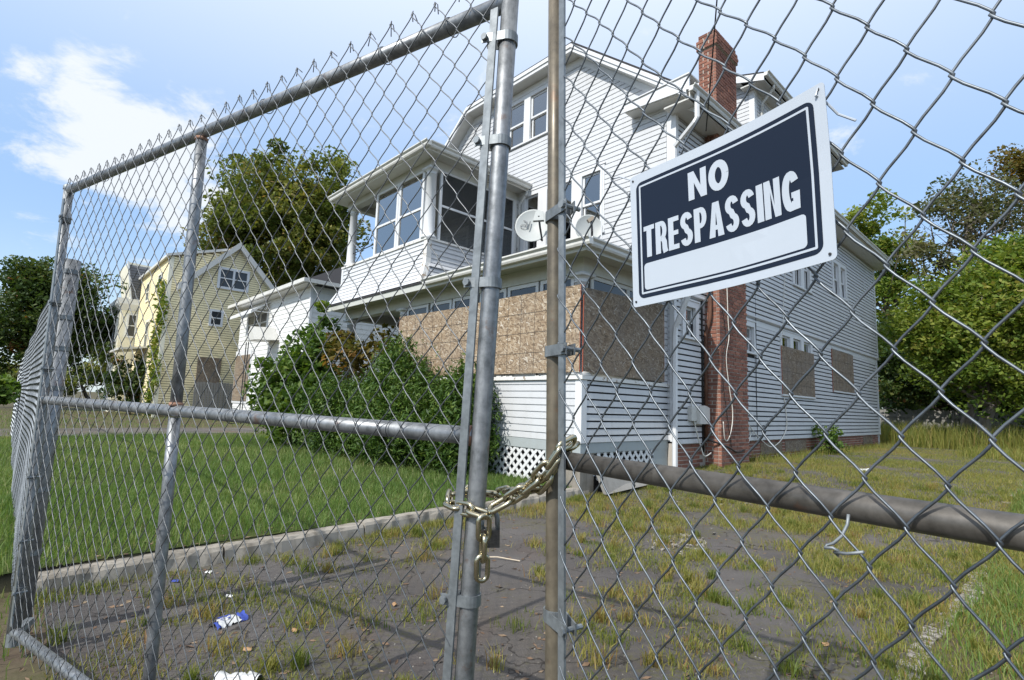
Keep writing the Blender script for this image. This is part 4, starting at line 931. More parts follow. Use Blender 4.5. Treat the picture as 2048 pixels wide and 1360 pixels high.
# ------------------------------------------------------------------ sign
SG = empty('warning_sign', (0, 0, 0), 0, 'black and white NO TRESPASSING sign wired to the right gate leaf', 'sign')
SG.location = Vector((.093, 1.12, 0)) + DR * .4108; SG.rotation_euler = (0, 0, math.atan2(DR.y, DR.x)); SG.location.z = 1.4979
SGW, SGH = .320, .236
tilt = math.radians(2.4)
def srot(x, z): return (x * math.cos(tilt) - z * math.sin(tilt), x * math.sin(tilt) + z * math.cos(tilt))
def ycurve(x, z): return -.0365 - .010 * max(0, (x / SGW + .1)) ** 2 * 2 - .012 * max(0, x / SGW + .5 - (z / SGH + .5) - .45) + .004 * math.sin(x * 14 + 1)
def sgrid(name, inside, mat, off, step=.0045, parent=SG, thick=0):
    pass
def rrect(x0, x1, z0, z1, r, n=6):
    out = []
    for cx, cz, a in ((x1 - r, z1 - r, 0), (x0 + r, z1 - r, PI / 2), (x0 + r, z0 + r, PI), (x1 - r, z0 + r, 1.5 * PI)):
        for t in np.linspace(a, a + PI / 2, n): out.append((cx + r * math.cos(t), cz + r * math.sin(t)))
    return out
def flat(name, loops, off, mat, thick=.0, parent=SG):
    """a printed area (outer loop, optional hole with the same vertex count), cut fine enough to follow the bent sheet"""
    import bmesh
    bm = bmesh.new()
    def ring(lp): return [bm.verts.new((p[0], 0, p[1])) for p in lp]
    if len(loops) == 1:
        vs = ring(loops[0]); bm.faces.new(vs)
        xs = [p[0] for p in loops[0]]; zs2 = [p[1] for p in loops[0]]
        for x in np.arange(math.floor(min(xs) / .02) * .02, max(xs), .02): bmesh.ops.bisect_plane(bm, geom=bm.verts[:] + bm.edges[:] + bm.faces[:], plane_co=(x + .0001, 0, 0), plane_no=(1, 0, 0))
        for z in np.arange(math.floor(min(zs2) / .03) * .03, max(zs2), .03): bmesh.ops.bisect_plane(bm, geom=bm.verts[:] + bm.edges[:] + bm.faces[:], plane_co=(0, 0, z + .0001), plane_no=(0, 0, 1))
    else:
        a, b = ring(loops[0]), ring(loops[1]); n = len(a)
        for i in range(n): bm.faces.new((a[i], a[(i + 1) % n], b[(i + 1) % n], b[i]))
        for x in np.arange(-.18, .18, .02): bmesh.ops.bisect_plane(bm, geom=bm.verts[:] + bm.edges[:] + bm.faces[:], plane_co=(x + .0001, 0, 0), plane_no=(1, 0, 0))
        for z in np.arange(-.15, .15, .03): bmesh.ops.bisect_plane(bm, geom=bm.verts[:] + bm.edges[:] + bm.faces[:], plane_co=(0, 0, z + .0001), plane_no=(0, 0, 1))
    if thick:
        r = bmesh.ops.extrude_face_region(bm, geom=bm.faces[:]); 
        for v in [g for g in r['geom'] if isinstance(g, bmesh.types.BMVert)]: v.co.y += thick
    for v in bm.verts:
        x, z = v.co.x, v.co.z; X, Z = srot(x, z); v.co = (X, ycurve(x, z) - off + v.co.y, Z)
    bmesh.ops.recalc_face_normals(bm, faces=bm.faces)
    if not thick:
        for f in bm.faces:
            if f.normal.y > 0: f.normal_flip()
    me = bpy.data.meshes.new(name); bm.to_mesh(me); bm.free(); me.materials.append(mat)
    return link(name, me, parent)
hw_, hh_ = SGW / 2, SGH / 2
flat('sign_panel', [rrect(-hw_, hw_ + .010, -hh_, hh_, .006)], 0, SIGNW, .0012)
flat('printed_field', [rrect(-.1468, .1545, -.1055, .1015, .012)], .0004, SIGNN)
flat('border_line', [rrect(-.1402, .1478, -.0988, .0950, .0022), rrect(-.1370, .1446, -.0956, .0918, .001)], .0008, SIGNW)
flat('blank_box', [rrect(-.1335, .1345, -.0925, -.0470, .006)], .0008, SIGNW)
def stroke(path, w):
    """closed outline polygon list (quads) for a thick pen path"""
    out = []; P = [np.array(p, float) for p in path]
    nn = []
    for i in range(len(P)):
        t = P[min(i + 1, len(P) - 1)] - P[max(i - 1, 0)]; t /= np.linalg.norm(t); nn.append(np.array([-t[1], t[0]]))
    for i in range(len(P) - 1): out.append([P[i] + nn[i] * w / 2, P[i + 1] + nn[i + 1] * w / 2, P[i + 1] - nn[i + 1] * w / 2, P[i] - nn[i] * w / 2])
    return out
def arc(cx, cz, rx, rz2, a0, a1, n=12): return [(cx + rx * math.cos(t), cz + rz2 * math.sin(t)) for t in np.linspace(math.radians(a0), math.radians(a1), n)]
def glyph(c, w, h, s):
    hs = s / 2; q = []
    box_ = lambda x0, x1, z0, z1: q.append([(x0, z0), (x1, z0), (x1, z1), (x0, z1)])
    if c == 'I': box_(0, s, 0, h)
    elif c == 'T': box_(0, w, h - s * .82, h); box_(w / 2 - hs, w / 2 + hs, 0, h - s * .82)
    elif c == 'N':
        box_(0, s * .92, 0, h); box_(w - s * .92, w, 0, h); q.append([(s * .92, h), (s * .92, h - s * 1.75), (w - s * .92, 0), (w - s * .92, s * 1.75)])
    elif c == 'E': box_(0, s, 0, h); box_(s, w, 0, s * .82); box_(s, w * .94, h / 2 - s * .36, h / 2 + s * .40); box_(s, w, h - s * .82, h)
    elif c == 'A':
        q.append([(0, 0), (s * 1.02, 0), (w / 2 + s * .1, h), (w / 2 - s * .55, h)]); q.append([(w - s * 1.02, 0), (w, 0), (w / 2 + s * .55, h), (w / 2 - s * .1, h)]); box_(w * .28, w * .72, h * .2, h * .2 + s * .75)
    elif c == 'O': q += stroke(arc(w / 2, h / 2, w / 2 - hs, h / 2 - hs * .85, 0, 360, 28), s)
    elif c in 'PR':
        box_(0, s, 0, h); zt = h - s * .41; zb = h * .46
        q += stroke([(s, zt), (w * .55, zt)] + arc(w * .52, (zt + zb) / 2, w * .48 - hs, (zt - zb) / 2, 88, -88, 10) + [(w * .5, zb), (s, zb)], s * .82)
        if c == 'R': q += stroke([(w * .45, zb), (w * .66, zb - h * .03), (w * .76, zb - h * .14), (w * .78, h * .12), (w * .86, 0)], s * .95)
    elif c == 'S':
        r = w / 2 - hs; hq = h * .25
        q += stroke(arc(w / 2, h - hq - s * .05, r, hq - s * .36, 12, 180, 9) + arc(w / 2, h - hq - s * .05, r, hq - s * .42, 195, 258, 5) + arc(w / 2, hq + s * .05, r, hq - s * .42, 78, 15, 5) + arc(w / 2, hq + s * .05, r, hq - s * .36, 0, -168, 9), s * .9)
    elif c == 'G':
        q += stroke(arc(w / 2, h / 2, w / 2 - hs, h / 2 - hs * .85, 32, 318, 22), s); box_(w - s * .95, w, 0, h * .46); box_(w * .52, w - s * .95, h * .46 - s * .8, h * .46)
    return q
def word(txt, x0, z0, h, sx, s, widths, gap):
    x = x0
    for c in txt:
        w = widths.get(c, widths['*']) * sx; me = MB()
        for poly in glyph(c, w, h, s):
            V3 = []
            for px_, pz_ in poly:
                X, Z = srot(x + px_, z0 + pz_); V3.append((X, ycurve(x + px_, z0 + pz_) - .0011, Z))
            me.add(V3, [(0, 1, 2, 3)])
        me.build('letter', SIGNW, SG); x += w + gap
    return x
word('NO', -.0435, .0345, .0468, .94, .0112, {'N': .034, 'O': .036, '*': .034}, .0035)
word('TRESPASSING', -.1325, -.0370, .0548, .92, .0098, {'I': .0098, 'T': .0235, 'G': .0265, 'E': .0215, 'A': .027, 'N': .0255, '*': .0245}, .0025)
for x, z in ((-hw_ + .007, -hh_ + .009), (-hw_ + .007, hh_ - .009), (hw_ + .002, hh_ - .008), (hw_ + .002, -hh_ + .008)):
    X, Z = srot(x, z); m = MB(); m.tube([(X, ycurve(x, z) - .0016, Z), (X, ycurve(x, z) - .0004, Z)], .0018, 10); m.build('hole', BLACK, SG)
X, Z = srot(hw_ + .002, hh_ - .008); m = MB(); m.tube([(X, -.046, Z + .002), (X - .002, -.048, Z - .008), (X + .002, -.03, Z - .012), (X + .012, -.02, Z - .03), (X + .03, -.015, Z - .045)], .0016, 6); m.build('tie', SIGNW, SG)
X, Z = srot(-hw_ + .008, hh_ - .008); m = MB(); m.tube([(X, -.038, Z), (X - .02, -.028, Z + .012), (X - .05, -.022, Z + .03), (X - .075, -.02, Z + .034)], .0012, 6); m.build('tie', SIGNW, SG)

# ------------------------------------------------------------------ chain and padlock
CH = empty('steel_chain', at(985, 1000, 1.14), 0, 'yellow zinc steel chain wrapped round both gate posts', 'chain')
CL = np.array(CH.location)
def link_mesh():
    r = .0055; a, b = .0122, .0140; path = []
    for t in np.linspace(-90, 90, 9): path.append((a * math.cos(math.radians(t)), 0, 0)); path[-1] = (b + a * math.cos(math.radians(t)), a * math.sin(math.radians(t)), 0)
    for t in np.linspace(90, 270, 9): path.append((-b + a * math.cos(math.radians(t)), a * math.sin(math.radians(t)), 0))
    n, k = len(path), 8; V, Fc = [], []
    for i, p in enumerate(path):
        q0, q1 = Vector(path[i - 1]), Vector(path[(i + 1) % n]); tt = (q1 - q0).normalized(); nn_ = tt.cross(Vector((0, 0, 1)))
        for j in range(k):
            c = 2 * PI * j / k; V.append(Vector(p) + nn_ * r * math.cos(c) + Vector((0, 0, 1)) * r * math.sin(c))
    for i in range(n):
        for j in range(k): Fc.append((i * k + j, i * k + (j + 1) % k, ((i + 1) % n) * k + (j + 1) % k, ((i + 1) % n) * k + j))
    return MB().add(V, Fc).mesh('link', BRASS, True)
LM = link_mesh(); PITCHL = .0415
def run_chain(pts, start_roll=0.6, jitter=.25):
    P = [Vector(p) for p in pts]
    dense = []
    for i in range(len(P) - 1):
        p0, p1, p2, p3 = P[max(i - 1, 0)], P[i], P[i + 1], P[min(i + 2, len(P) - 1)]
        for t in np.linspace(0, 1, 24, endpoint=False): dense.append(.5 * ((2 * p1) + (-p0 + p2) * t + (2 * p0 - 5 * p1 + 4 * p2 - p3) * t * t + (-p0 + 3 * p1 - 3 * p2 + p3) * t ** 3))
    dense.append(P[-1]); joints = [dense[0]]
    for d in dense:
        if (d - joints[-1]).length >= PITCHL: joints.append(joints[-1] + (d - joints[-1]).normalized() * PITCHL)
    for i in range(len(joints) - 1):
        a, b = joints[i], joints[i + 1]; d = (b - a).normalized(); ref = Vector((0, 0, 1)) if abs(d.z) < .85 else Vector((0.5, -.85, 0)).normalized()
        y = ref.cross(d).normalized(); z = d.cross(y)
        ang = start_roll + (i % 2) * PI / 2 + random.uniform(-jitter, jitter); yy = y * math.cos(ang) + z * math.sin(ang); z2 = d.cross(yy)
        o = link('link', LM, CH); mid = (a + b) / 2 - Vector(CL)
        o.matrix_local = Matrix(((d.x, yy.x, z2.x, mid.x), (d.y, yy.y, z2.y, mid.y), (d.z, yy.z, z2.z, mid.z), (0, 0, 0, 1)))
W3 = lambda x, y, Z: tuple(at(x, y, Z))
run_chain([W3(983, 1018, 1.10), W3(1003, 1008, 1.10), W3(1035, 988, 1.09), W3(1070, 962, 1.07), W3(1100, 926, 1.05), W3(1122, 891, 1.045), W3(1140, 878, 1.06), W3(1155, 893, 1.10)])
run_chain([W3(1147, 890, 1.12), W3(1128, 908, 1.055), W3(1104, 945, 1.05), W3(1072, 980, 1.08), W3(1042, 980, 1.13), W3(1012, 986, 1.18), W3(985, 990, 1.215), W3(955, 984, 1.235), W3(925, 982, 1.245), W3(903, 988, 1.23), W3(893, 1000, 1.20), W3(908, 1013, 1.165), W3(935, 1018, 1.13), W3(958, 1026, 1.112), W3(976, 1031, 1.10)], .2)
run_chain([W3(968, 1036, 1.09), W3(967, 1075, 1.09), W3(965, 1105, 1.09), W3(963, 1170, 1.09)], .1, .15)
PLK = empty('padlock', at(977, 1050, 1.112), 0, 'small laminated steel padlock hanging on the chain beside the left post', 'padlock')
rt = Vector(RC[0]); dn = Vector(RC[1]); fw = Vector(RC[2])
m = MB(); s = .0215; cc = rt * .002 + dn * .012 + fw * .012
for k in range(9):
    p = cc + dn * (k * .0042); m.hexa([p - rt * s - fw * .010, p + rt * s - fw * .010, p + rt * s + fw * .010, p - rt * s + fw * .010], [p - rt * s - fw * .010 + dn * .0036, p + rt * s - fw * .010 + dn * .0036, p + rt * s + fw * .010 + dn * .0036, p - rt * s + fw * .010 + dn * .0036])
m.box(*[c for k in range(3) for c in ((cc + dn * .018)[k] - .009, (cc + dn * .018)[k] + .009)])
m.build('lock_body', LOCKM, PLK)
m = MB(); m.tube([cc + rt * (.0165 * math.cos(a)) - dn * (.019 + .0225 * math.sin(a)) for a in np.linspace(PI, 0, 12)] + [cc + rt * .0165 + dn * .002], .0052, 8); 
m.tube([cc - rt * .0165 - dn * .019, cc - rt * .0165 + dn * .002], .0052, 8); m.build('shackle', GALVB, PLK, True)

# ------------------------------------------------------------------ foliage
def leaf_quads(P, size, rng, up=.35, elong=1.6, upright=0):
    n = len(P); N = rng.normal(size=(n, 3)); N[:, 2] = np.abs(N[:, 2]) + up; N /= np.linalg.norm(N, axis=1, keepdims=True)
    A = rng.normal(size=(n, 3)); A[:, 2] += upright; A -= (A * N).sum(1, keepdims=True) * N; A /= np.linalg.norm(A, axis=1, keepdims=True); B = np.cross(N, A)
    sz = size * rng.uniform(.45, 1.4, (n, 1)); a = A * sz * elong * .5; b = B * sz * .5
    V = np.stack([P - a, P - b * .9 + a * .1, P + a, P + b * .9 + a * .1], 1).reshape(-1, 3)
    F_ = np.arange(4 * n).reshape(-1, 4); return V, F_
def limb(m, p, q, r0, r1, rng, wig=.06, n=6):
    p, q = np.array(p, float), np.array(q, float); L_ = np.linalg.norm(q - p); pts = []
    for i in range(n):
        t = i / (n - 1); pts.append(p + (q - p) * t + rng.normal(size=3) * L_ * wig * math.sin(PI * t) + np.array([0, 0, -.06 * L_ * math.sin(PI * t)]))
    m.tube(pts, [r0 + (r1 - r0) * i / (n - 1) for i in range(n)], 6); return pts
def tree(name, label, basep, blobs, nleaf, size, mat, seed, group=None, cat='tree', trunk_r=.22, bark=BARK, clus=.55, limbs=16, twigs=0, shell=.5, part='crown', squash=.7, elong=1.6, upright=0, spray=0):
    """blobs: list of (centre, radii, weight); leaves sit in clumps spread through them"""
    rng = np.random.default_rng(seed); basep = np.array(basep, float)
    t = empty(name, basep, 0, label, cat, group); C_, W_ = [], []
    tot = sum(b[2] for b in blobs); nc = max(14, int(nleaf / (220 if cat == 'tree' else 90))); centers = []
    for c, r, w in blobs:
        k = max(3, int(nc * w / tot)); d = rng.normal(size=(k, 3)); d /= np.linalg.norm(d, axis=1, keepdims=True)
        rad = shell + (1 - shell) * rng.random((k, 1)) ** .6; rad = np.where(rng.random((k, 1)) < .28, rng.random((k, 1)) * .8, rad) * (1 + .24 * rng.normal(size=(k, 1)))
        centers.append(np.array(c) + d * rad * np.array(r))
    centers = np.concatenate(centers); per = int(nleaf / len(centers)); n = len(centers)
    cr_ = clus * rng.uniform(.55, 1.35, (n, 1, 1))
    G_ = rng.normal(size=(n, per, 3)); G_ /= np.maximum(1, np.linalg.norm(G_, axis=2, keepdims=True) / 1.7); P = centers[:, None, :] + G_ * cr_ * np.array([1, 1, squash]); P = P.reshape(-1, 3)
    tone = np.clip(rng.normal(.45, .16, (n, 1)) + rng.normal(0, .16, (n, per)), 0, 1).reshape(-1)
    if spray:
        PS, TS = [], []
        for _ in range(spray):
            c_ = centers[rng.integers(n)]; k_ = 70; t_ = rng.random(k_); d_ = np.array([rng.normal(0, .3), rng.normal(0, .3), 1.0]); ln_ = rng.uniform(.15, .38)
            PS.append(c_ + np.outer(t_, d_) * ln_ + rng.normal(size=(k_, 3)) * (.035 * (1.05 - t_))[:, None]); TS.append(np.clip(.5 + .35 * t_ + rng.normal(0, .1, k_), 0, 1))
        P = np.concatenate([P] + PS); tone = np.concatenate([tone] + TS)
    thin = np.repeat(np.clip(rng.normal(.75, .3, n), .15, 1), per); thin = np.concatenate([thin, np.ones(len(P) - len(thin))]); ok = (P[:, 2] > basep[2] + .05) & (rng.random(len(P)) < (thin if cat == 'tree' else 1)); P, tone = P[ok], tone[ok]
    V, F_ = leaf_quads(P - basep, size, rng, .35, elong, upright)
    link(part, np_mesh(part, V, F_, mat, np.repeat(tone, 4)), t)
    m = MB(); cz = np.mean([b[0] for b in blobs], 0); top_ = cz.copy(); top_[2] = max(basep[2] + .3, cz[2] - .1 * blobs[0][1][2])
    tp = limb(m, basep - np.array([0, 0, .1]), top_, trunk_r, trunk_r * .45, rng, .02, 8)
    for i in rng.choice(n, min(limbs, n), replace=False):
        s = tp[rng.integers(3, 8)]; pts = limb(m, s, centers[i], trunk_r * .35, trunk_r * .06, rng, .07, 6)
        for _ in range(twigs):
            q = pts[rng.integers(2, 6)]; limb(m, q, q + rng.normal(size=3) * np.array([1, 1, .8]) * clus * 1.8 + np.array([0, 0, clus]), trunk_r * .07, trunk_r * .02, rng, .06, 4)
    m.v = [tuple(np.array(v) - basep) for v in m.v]
    m.build('trunk' if cat == 'tree' else 'stems', bark, t, True)
    return t
def blob(px, py, rx, ry, Z, w=1, depth=None):    # ellipsoid seen at this pixel, radii in pixels
    return (at(px, py, Z), (rx * Z / F_PX, (depth or rx) * Z / F_PX, ry * Z / F_PX), w)
def foot(px, Z, z=.1):
    p = at(px, 800, Z); return (p[0], p[1], z)
tree('oak_tree', 'large round olive and rusty tree behind the white house', foot(575, 38), [blob(575, 470, 135, 125, 38, 3), blob(480, 440, 65, 75, 37, 1), blob(660, 430, 70, 80, 38, 1.2), blob(560, 380, 85, 60, 38, 1), blob(450, 520, 40, 60, 37, .5), blob(600, 560, 110, 70, 38, 1.2)], 95000, .19, LF_OAK, 11, 'background trees', trunk_r=.4, clus=.62)
tree('maple_tree', 'dark green tree left of the yellow house with one orange patch', foot(100, 30), [blob(40, 640, 95, 85, 30, 2), blob(110, 580, 65, 55, 30, 1.2), blob(150, 620, 50, 60, 30, .8), blob(60, 555, 40, 40, 30, .4), blob(95, 690, 110, 60, 30, 1.4), blob(200, 660, 30, 35, 32, .4), blob(-40, 650, 60, 80, 30, .8)], 60000, .14, LF_DARK, 12, 'background trees', clus=.5)
tree('hedge_tree', 'low olive trees far beyond the lawn, left of the yellow house', foot(180, 60), [blob(180, 745, 75, 30, 60, 2), blob(60, 760, 90, 30, 55, 1.5), blob(215, 700, 30, 40, 60, .6)], 12000, .3, LF_OAK, 13, 'background trees', clus=.7)
tree('ash_tree', 'slender light green tree behind the far corner of the boarded house', foot(1775, 26, .3), [blob(1735, 460, 55, 55, 26, 1), blob(1790, 520, 50, 60, 26, 1), blob(1800, 640, 50, 80, 26, 1), blob(1780, 580, 55, 55, 26, .8)], 15000, .13, LF_LIGHT, 14, 'trees at the back of the lot', clus=.45, twigs=1, limbs=20)
tree('locust_tree', 'thin-leaved tree with bare twigs rising above the right edge trees', foot(1925, 21, .3), [blob(1905, 440, 60, 80, 21, 1.2), blob(1960, 400, 55, 65, 21, 1), blob(1875, 510, 40, 60, 21, .7), blob(2010, 430, 45, 80, 21, .8)], 9000, .10, LF_DRY, 15, 'trees at the back of the lot', bark=GREY_BARK, clus=.38, limbs=60, twigs=4, trunk_r=.2)
tree('maple_tree', 'bushy light green tree at the right edge, in front of the thin one', foot(1960, 18, .3), [blob(1950, 620, 115, 90, 18, 2.2), blob(2040, 560, 80, 110, 18, 1.6), blob(1880, 680, 70, 70, 18, 1.2), blob(1990, 720, 110, 80, 18, 1.6), blob(2100, 680, 80, 120, 18, 1.4)], 110000, .098, LF_LIGHT, 16, 'trees at the back of the lot', clus=.42, limbs=50, twigs=2, bark=GREY_BARK)
tree('spruce_tree', 'rusty topped tree poking in at the upper right edge', foot(2070, 24, .3), [blob(2055, 335, 38, 30, 24, 1), blob(2110, 400, 50, 80, 24, 1), blob(2130, 560, 70, 110, 24, 1)], 15000, .12, LF_GOLD, 17, 'trees at the back of the lot', clus=.4)
tree('hedge_tree', 'dark low thicket closing the view under the trees at the back', foot(1900, 34, .3), [blob(1800, 800, 70, 50, 34, 1), blob(1930, 800, 90, 55, 34, 1.2), blob(2070, 800, 90, 60, 34, 1.2)], 22000, .2, LF_DARK, 19, 'trees at the back of the lot', clus=.6)
tree('elm_tree', 'dark shaded tree low behind the weeds at the back of the lot', foot(1850, 24, .3), [blob(1840, 740, 90, 85, 24, 2), blob(1950, 790, 100, 60, 24, 1.6), blob(1790, 700, 40, 70, 25, .8), blob(2060, 790, 90, 70, 22, 1.4)], 48000, .13, LF_DARK, 18, 'trees at the back of the lot', clus=.5)
# shrubs in front of the porch
def at_z(px, py, z): 
    d = ray(px, py); return CPOS + d * ((z - CAMZ) / d[2])
def hloc(u, v, z): return hw(u, v, z)
tree('yew_shrub', 'wide dark yew beside the open porch bay', hloc(-.75, 5.35, .11), [(hloc(-.75, 5.35, .85), (.75, .75, .65), 2), (hloc(-.7, 4.6, .75), (.6, .6, .6), 1.4), (hloc(-.8, 5.9, .75), (.55, .5, .55), 1)], 52000, .03, LF_YEW, 21, 'yews along the porch', 'shrub', .05, clus=.16, limbs=8, part='foliage', squash=1.3, elong=3.2, upright=.9, spray=130)
tree('yew_shrub', 'tall dark yew covering the left half of the porch boards', hloc(-.62, 3.35, .11), [(hloc(-.62, 3.55, .95), (.62, .85, .8), 2.2), (hloc(-.6, 3.9, 1.55), (.4, .45, .5), .8), (hloc(-.55, 2.7, .8), (.5, .55, .65), 1.2)], 62000, .03, LF_YEW, 22, 'yews along the porch', 'shrub', .05, clus=.15, limbs=8, part='foliage', squash=1.3, elong=3.2, upright=.9, spray=160)
tree('yew_shrub', 'dark yew nearest the lattice, with upright tips', hloc(-.5, 2.0, .11), [(hloc(-.5, 2.05, .75), (.45, .45, .62), 1.6), (hloc(-.45, 1.95, 1.25), (.28, .28, .4), .5)], 30000, .03, LF_YEW, 23, 'yews along the porch', 'shrub', .04, clus=.13, limbs=6, part='foliage', squash=1.4, elong=3.2, upright=.9, spray=110)
tree('leafy_shrub', 'light green broadleaf shrub in front of the white house', hloc(-.9, 8.0, .11), [(hloc(-.9, 7.8, 1.25), (.7, .85, .85), 2), (hloc(-1.0, 8.7, 1.0), (.6, .65, .75), 1.2), (hloc(-.8, 7.3, 2.0), (.4, .45, .6), .8), (hloc(-.9, 8.2, 1.9), (.4, .5, .5), .7), (hloc(-.9, 6.8, 1.0), (.5, .6, .7), 1)], 15000, .085, LF_SHRUB, 24, None, 'shrub', .05, clus=.2, limbs=18, twigs=1, part='foliage')
tree('maple_sapling', 'thin sapling with golden leaves growing beside the open porch bay', hloc(-.35, 6.3, .11), [(hloc(-.35, 6.35, 2.1), (.35, .6, .65), 1), (hloc(-.45, 6.9, 2.6), (.25, .4, .4), .6), (hloc(.3, 5.8, 2.2), (.35, .5, .5), .6)], 1500, .09, LF_GOLD, 25, None, 'sapling', .025, clus=.18, limbs=14, twigs=1, part='foliage')
tree('tall_sapling', 'slim green sapling rising against the white house wall', hloc(-.6, 7.2, .11), [(hloc(-.6, 7.3, 2.6), (.25, .35, .7), 1), (hloc(-.6, 7.9, 2.7), (.2, .25, .5), .5)], 900, .09, LF_SHRUB, 26, None, 'sapling', .02, clus=.13, limbs=10, twigs=1, part='foliage')
tree('round_shrub', 'dark shrub against the front of the yellow house', foot(262, 27, .1), [blob(258, 765, 40, 45, 27, 1), blob(290, 745, 18, 25, 27, .4)], 6000, .13, LF_DARK, 27, None, 'shrub', .06, clus=.2, limbs=6, part='foliage')
tree('broadleaf_weed', 'bright green weeds beyond the fence at the left edge', foot(-5, 9, .0), [blob(-5, 790, 32, 30, 9, 1)], 1500, .07, LF_SHRUB, 28, None, 'weed', .02, clus=.1, limbs=6, part='foliage')
tree('broadleaf_weed', 'leafy weed growing at the foundation of the right wall', hloc(9.2, -.45, .28), [(hloc(9.2, -.45, .65), (.3, .35, .35), 1)], 700, .07, LF_SHRUB, 29, None, 'weed', .015, clus=.1, limbs=8, part='foliage')

# vine on the yellow house is built with the house below
# ------------------------------------------------------------------ grass
def blades(name, P, hgt, wid, mat, rng, lean=.5, tone=None, **kw):
    n = len(P); a = rng.random(n) * 2 * PI; hgt = np.broadcast_to(hgt, n) * rng.uniform(.55, 1.3, n); ln = rng.uniform(.1, 1, n) * lean * hgt
    b = rng.random(n) * 2 * PI; D = np.stack([np.cos(b), np.sin(b), 0 * b], 1); S = np.stack([np.cos(a), np.sin(a), 0 * a], 1) * (wid / 2); Zv = np.array([0, 0, 1.])
    m1 = P + D * (ln * .35)[:, None] + Zv * (hgt * .6)[:, None]; t1 = P + D * ln[:, None] + Zv * (hgt * np.sqrt(np.clip(1 - (ln / hgt) ** 2 * .4, .2, 1)))[:, None]
    V = np.stack([P - S, P + S, m1 + S * .7, m1 - S * .7, t1], 1).reshape(-1, 3); i = np.arange(n)[:, None] * 5
    F_ = np.concatenate([i + np.array([0, 1, 2]), i + np.array([0, 2, 3]), i + np.array([3, 2, 4])], 0)
    if tone is None: tone = np.clip(rng.normal(.45, .22, n), 0, 1)
    o = link(name, np_mesh(name, V, F_, mat, np.repeat(tone, 5))); tag(o, kind='stuff'); return tag(o, **kw)
rg = np.random.default_rng(5)
def vnoise(x, y, s, k):
    return (np.sin(x * s * 1.3 + k) * np.cos(y * s * 1.1 - 2 * k) + np.sin((x + y) * s * .7 + 3 * k) * .7 + np.sin((x * .6 - y) * s * 2.1 + k) * .5 + np.sin(x * s * 4.1 + y * s * 3.3 + k) * .35) / 2.55
def scatter(n, u0, u1, v0, v1, dens=None, bias=0):
    u = rg.uniform(u0, u1, n); v = rg.uniform(v0, v1, n)
    P = np.stack([HX + u * UU[0] + v * VV[0], HY + u * UU[1] + v * VV[1], gz(u, v)], 1)
    d = np.hypot(P[:, 0], P[:, 1]); keep = rg.random(n) < np.clip((7.0 / np.maximum(d, 1)) ** 1.3, .06, 1)
    if dens is not None: keep &= rg.random(n) < dens(u, v)
    return P[keep], u[keep], v[keep]
P, u, v = scatter(440000, -5.8, 12, -.40, 12.2, lambda u, v: np.clip(.75 + .5 * vnoise(u, v, 1.1, 1), .25, 1) * (1 - ((u > -.02) & (v < 7.4))) * (v > vc(u) + .055 + .03 * vnoise(u, v, 6, 2)))
tn = np.clip(rg.normal(.45, .2, len(P)) + .30 * vnoise(u, v, .8, 2) + .15 * vnoise(u, v, 2.7, 6), 0, 1)
blades('lawn_grass', P, np.clip(.088 + .05 * vnoise(u, v, 1.3, 4) + .02 * vnoise(u, v, 5, 8), .03, .2), .0065, GRASSM, rg, .85, tn, label='long green grass covering the front lawn behind the curb', cat='grass')
P, u, v = scatter(60000, -8, 16, 15.8, 34); blades('lawn_grass', P, .10, .012, GRASSM, rg, .6, label='distant green grass in front of the yellow house', cat='grass')
P, u, v = scatter(120000, -12, -5.5, -1.6, 22, lambda u, v: np.clip(.5 + .7 * vnoise(u, v, 1.0, 7), .05, 1) * ~((u > -9.5) & (u < -7.5))); blades('verge_grass', P, .08, .006, GRASSM, rg, .7, np.clip(rg.normal(.6, .22, len(P)), 0, 1), label='mixed green and tan grass outside the fence at the left', cat='grass')
# weeds on the broken asphalt
def wd(u, v):
    base_ = vnoise(u, v, 1.5, 11) * .55 + vnoise(u, v, 5.0, 5) * .6
    far = sstep(-3.5, 1.5, u) * .62; edge = np.exp(-((v - .0) / .35) ** 2) * .35 + np.exp(-((v + 4.1) / .5) ** 2) * .3
    return np.clip((base_ + far + edge - .13) * 2.1, 0, 1)
P, u, v = scatter(430000, -5.6, 18, -4.6, .05, wd); ok_ = v < vc(u) - .07; P, u, v = P[ok_], u[ok_], v[ok_]; P[:, 2] += .004
tn = np.clip(rg.normal(.5, .2, len(P)) + .25 * vnoise(u, v, .7, 9), 0, 1)
blades('driveway_weeds', P, np.clip(.045 + .035 * vnoise(u, v, 1.3, 14), .015, .2), .0052, WEEDM, rg, 1.0, tn, label='yellowing weeds sprouting through the cracked asphalt driveway', cat='weeds')
# tufts
TP = []; TT = []; TH = []
for k in range(1500):
    u0_, v0_ = rg.uniform(-5.5, 4), rg.uniform(-5.2, .0)
    if v0_ > float(vc(u0_)) - .1 or vnoise(u0_, v0_, 1.5, 11) < -.25: continue
    if rg.random() > .25 + .5 * float(sstep(-6, 0, u0_)): continue
    n = rg.integers(25, 90); s = rg.uniform(.015, .06); uu, vv = u0_ + rg.normal(0, s, n), v0_ + rg.normal(0, s, n)
    TP.append(np.stack([HX + uu * UU[0] + vv * VV[0], HY + uu * UU[1] + vv * VV[1], gz(uu, vv) + .004], 1)); TT.append(np.clip(rg.normal(rg.choice([.2, .5, .8]), .15, n), 0, 1)); TH.append(np.full(n, rg.uniform(.03, .105)))
blades('grass_tufts', np.concatenate(TP), np.concatenate(TH), .0052, WEEDM, rg, 1.0, np.concatenate(TT), label='separate tufts of crabgrass on the bare asphalt near the gate', cat='weeds')
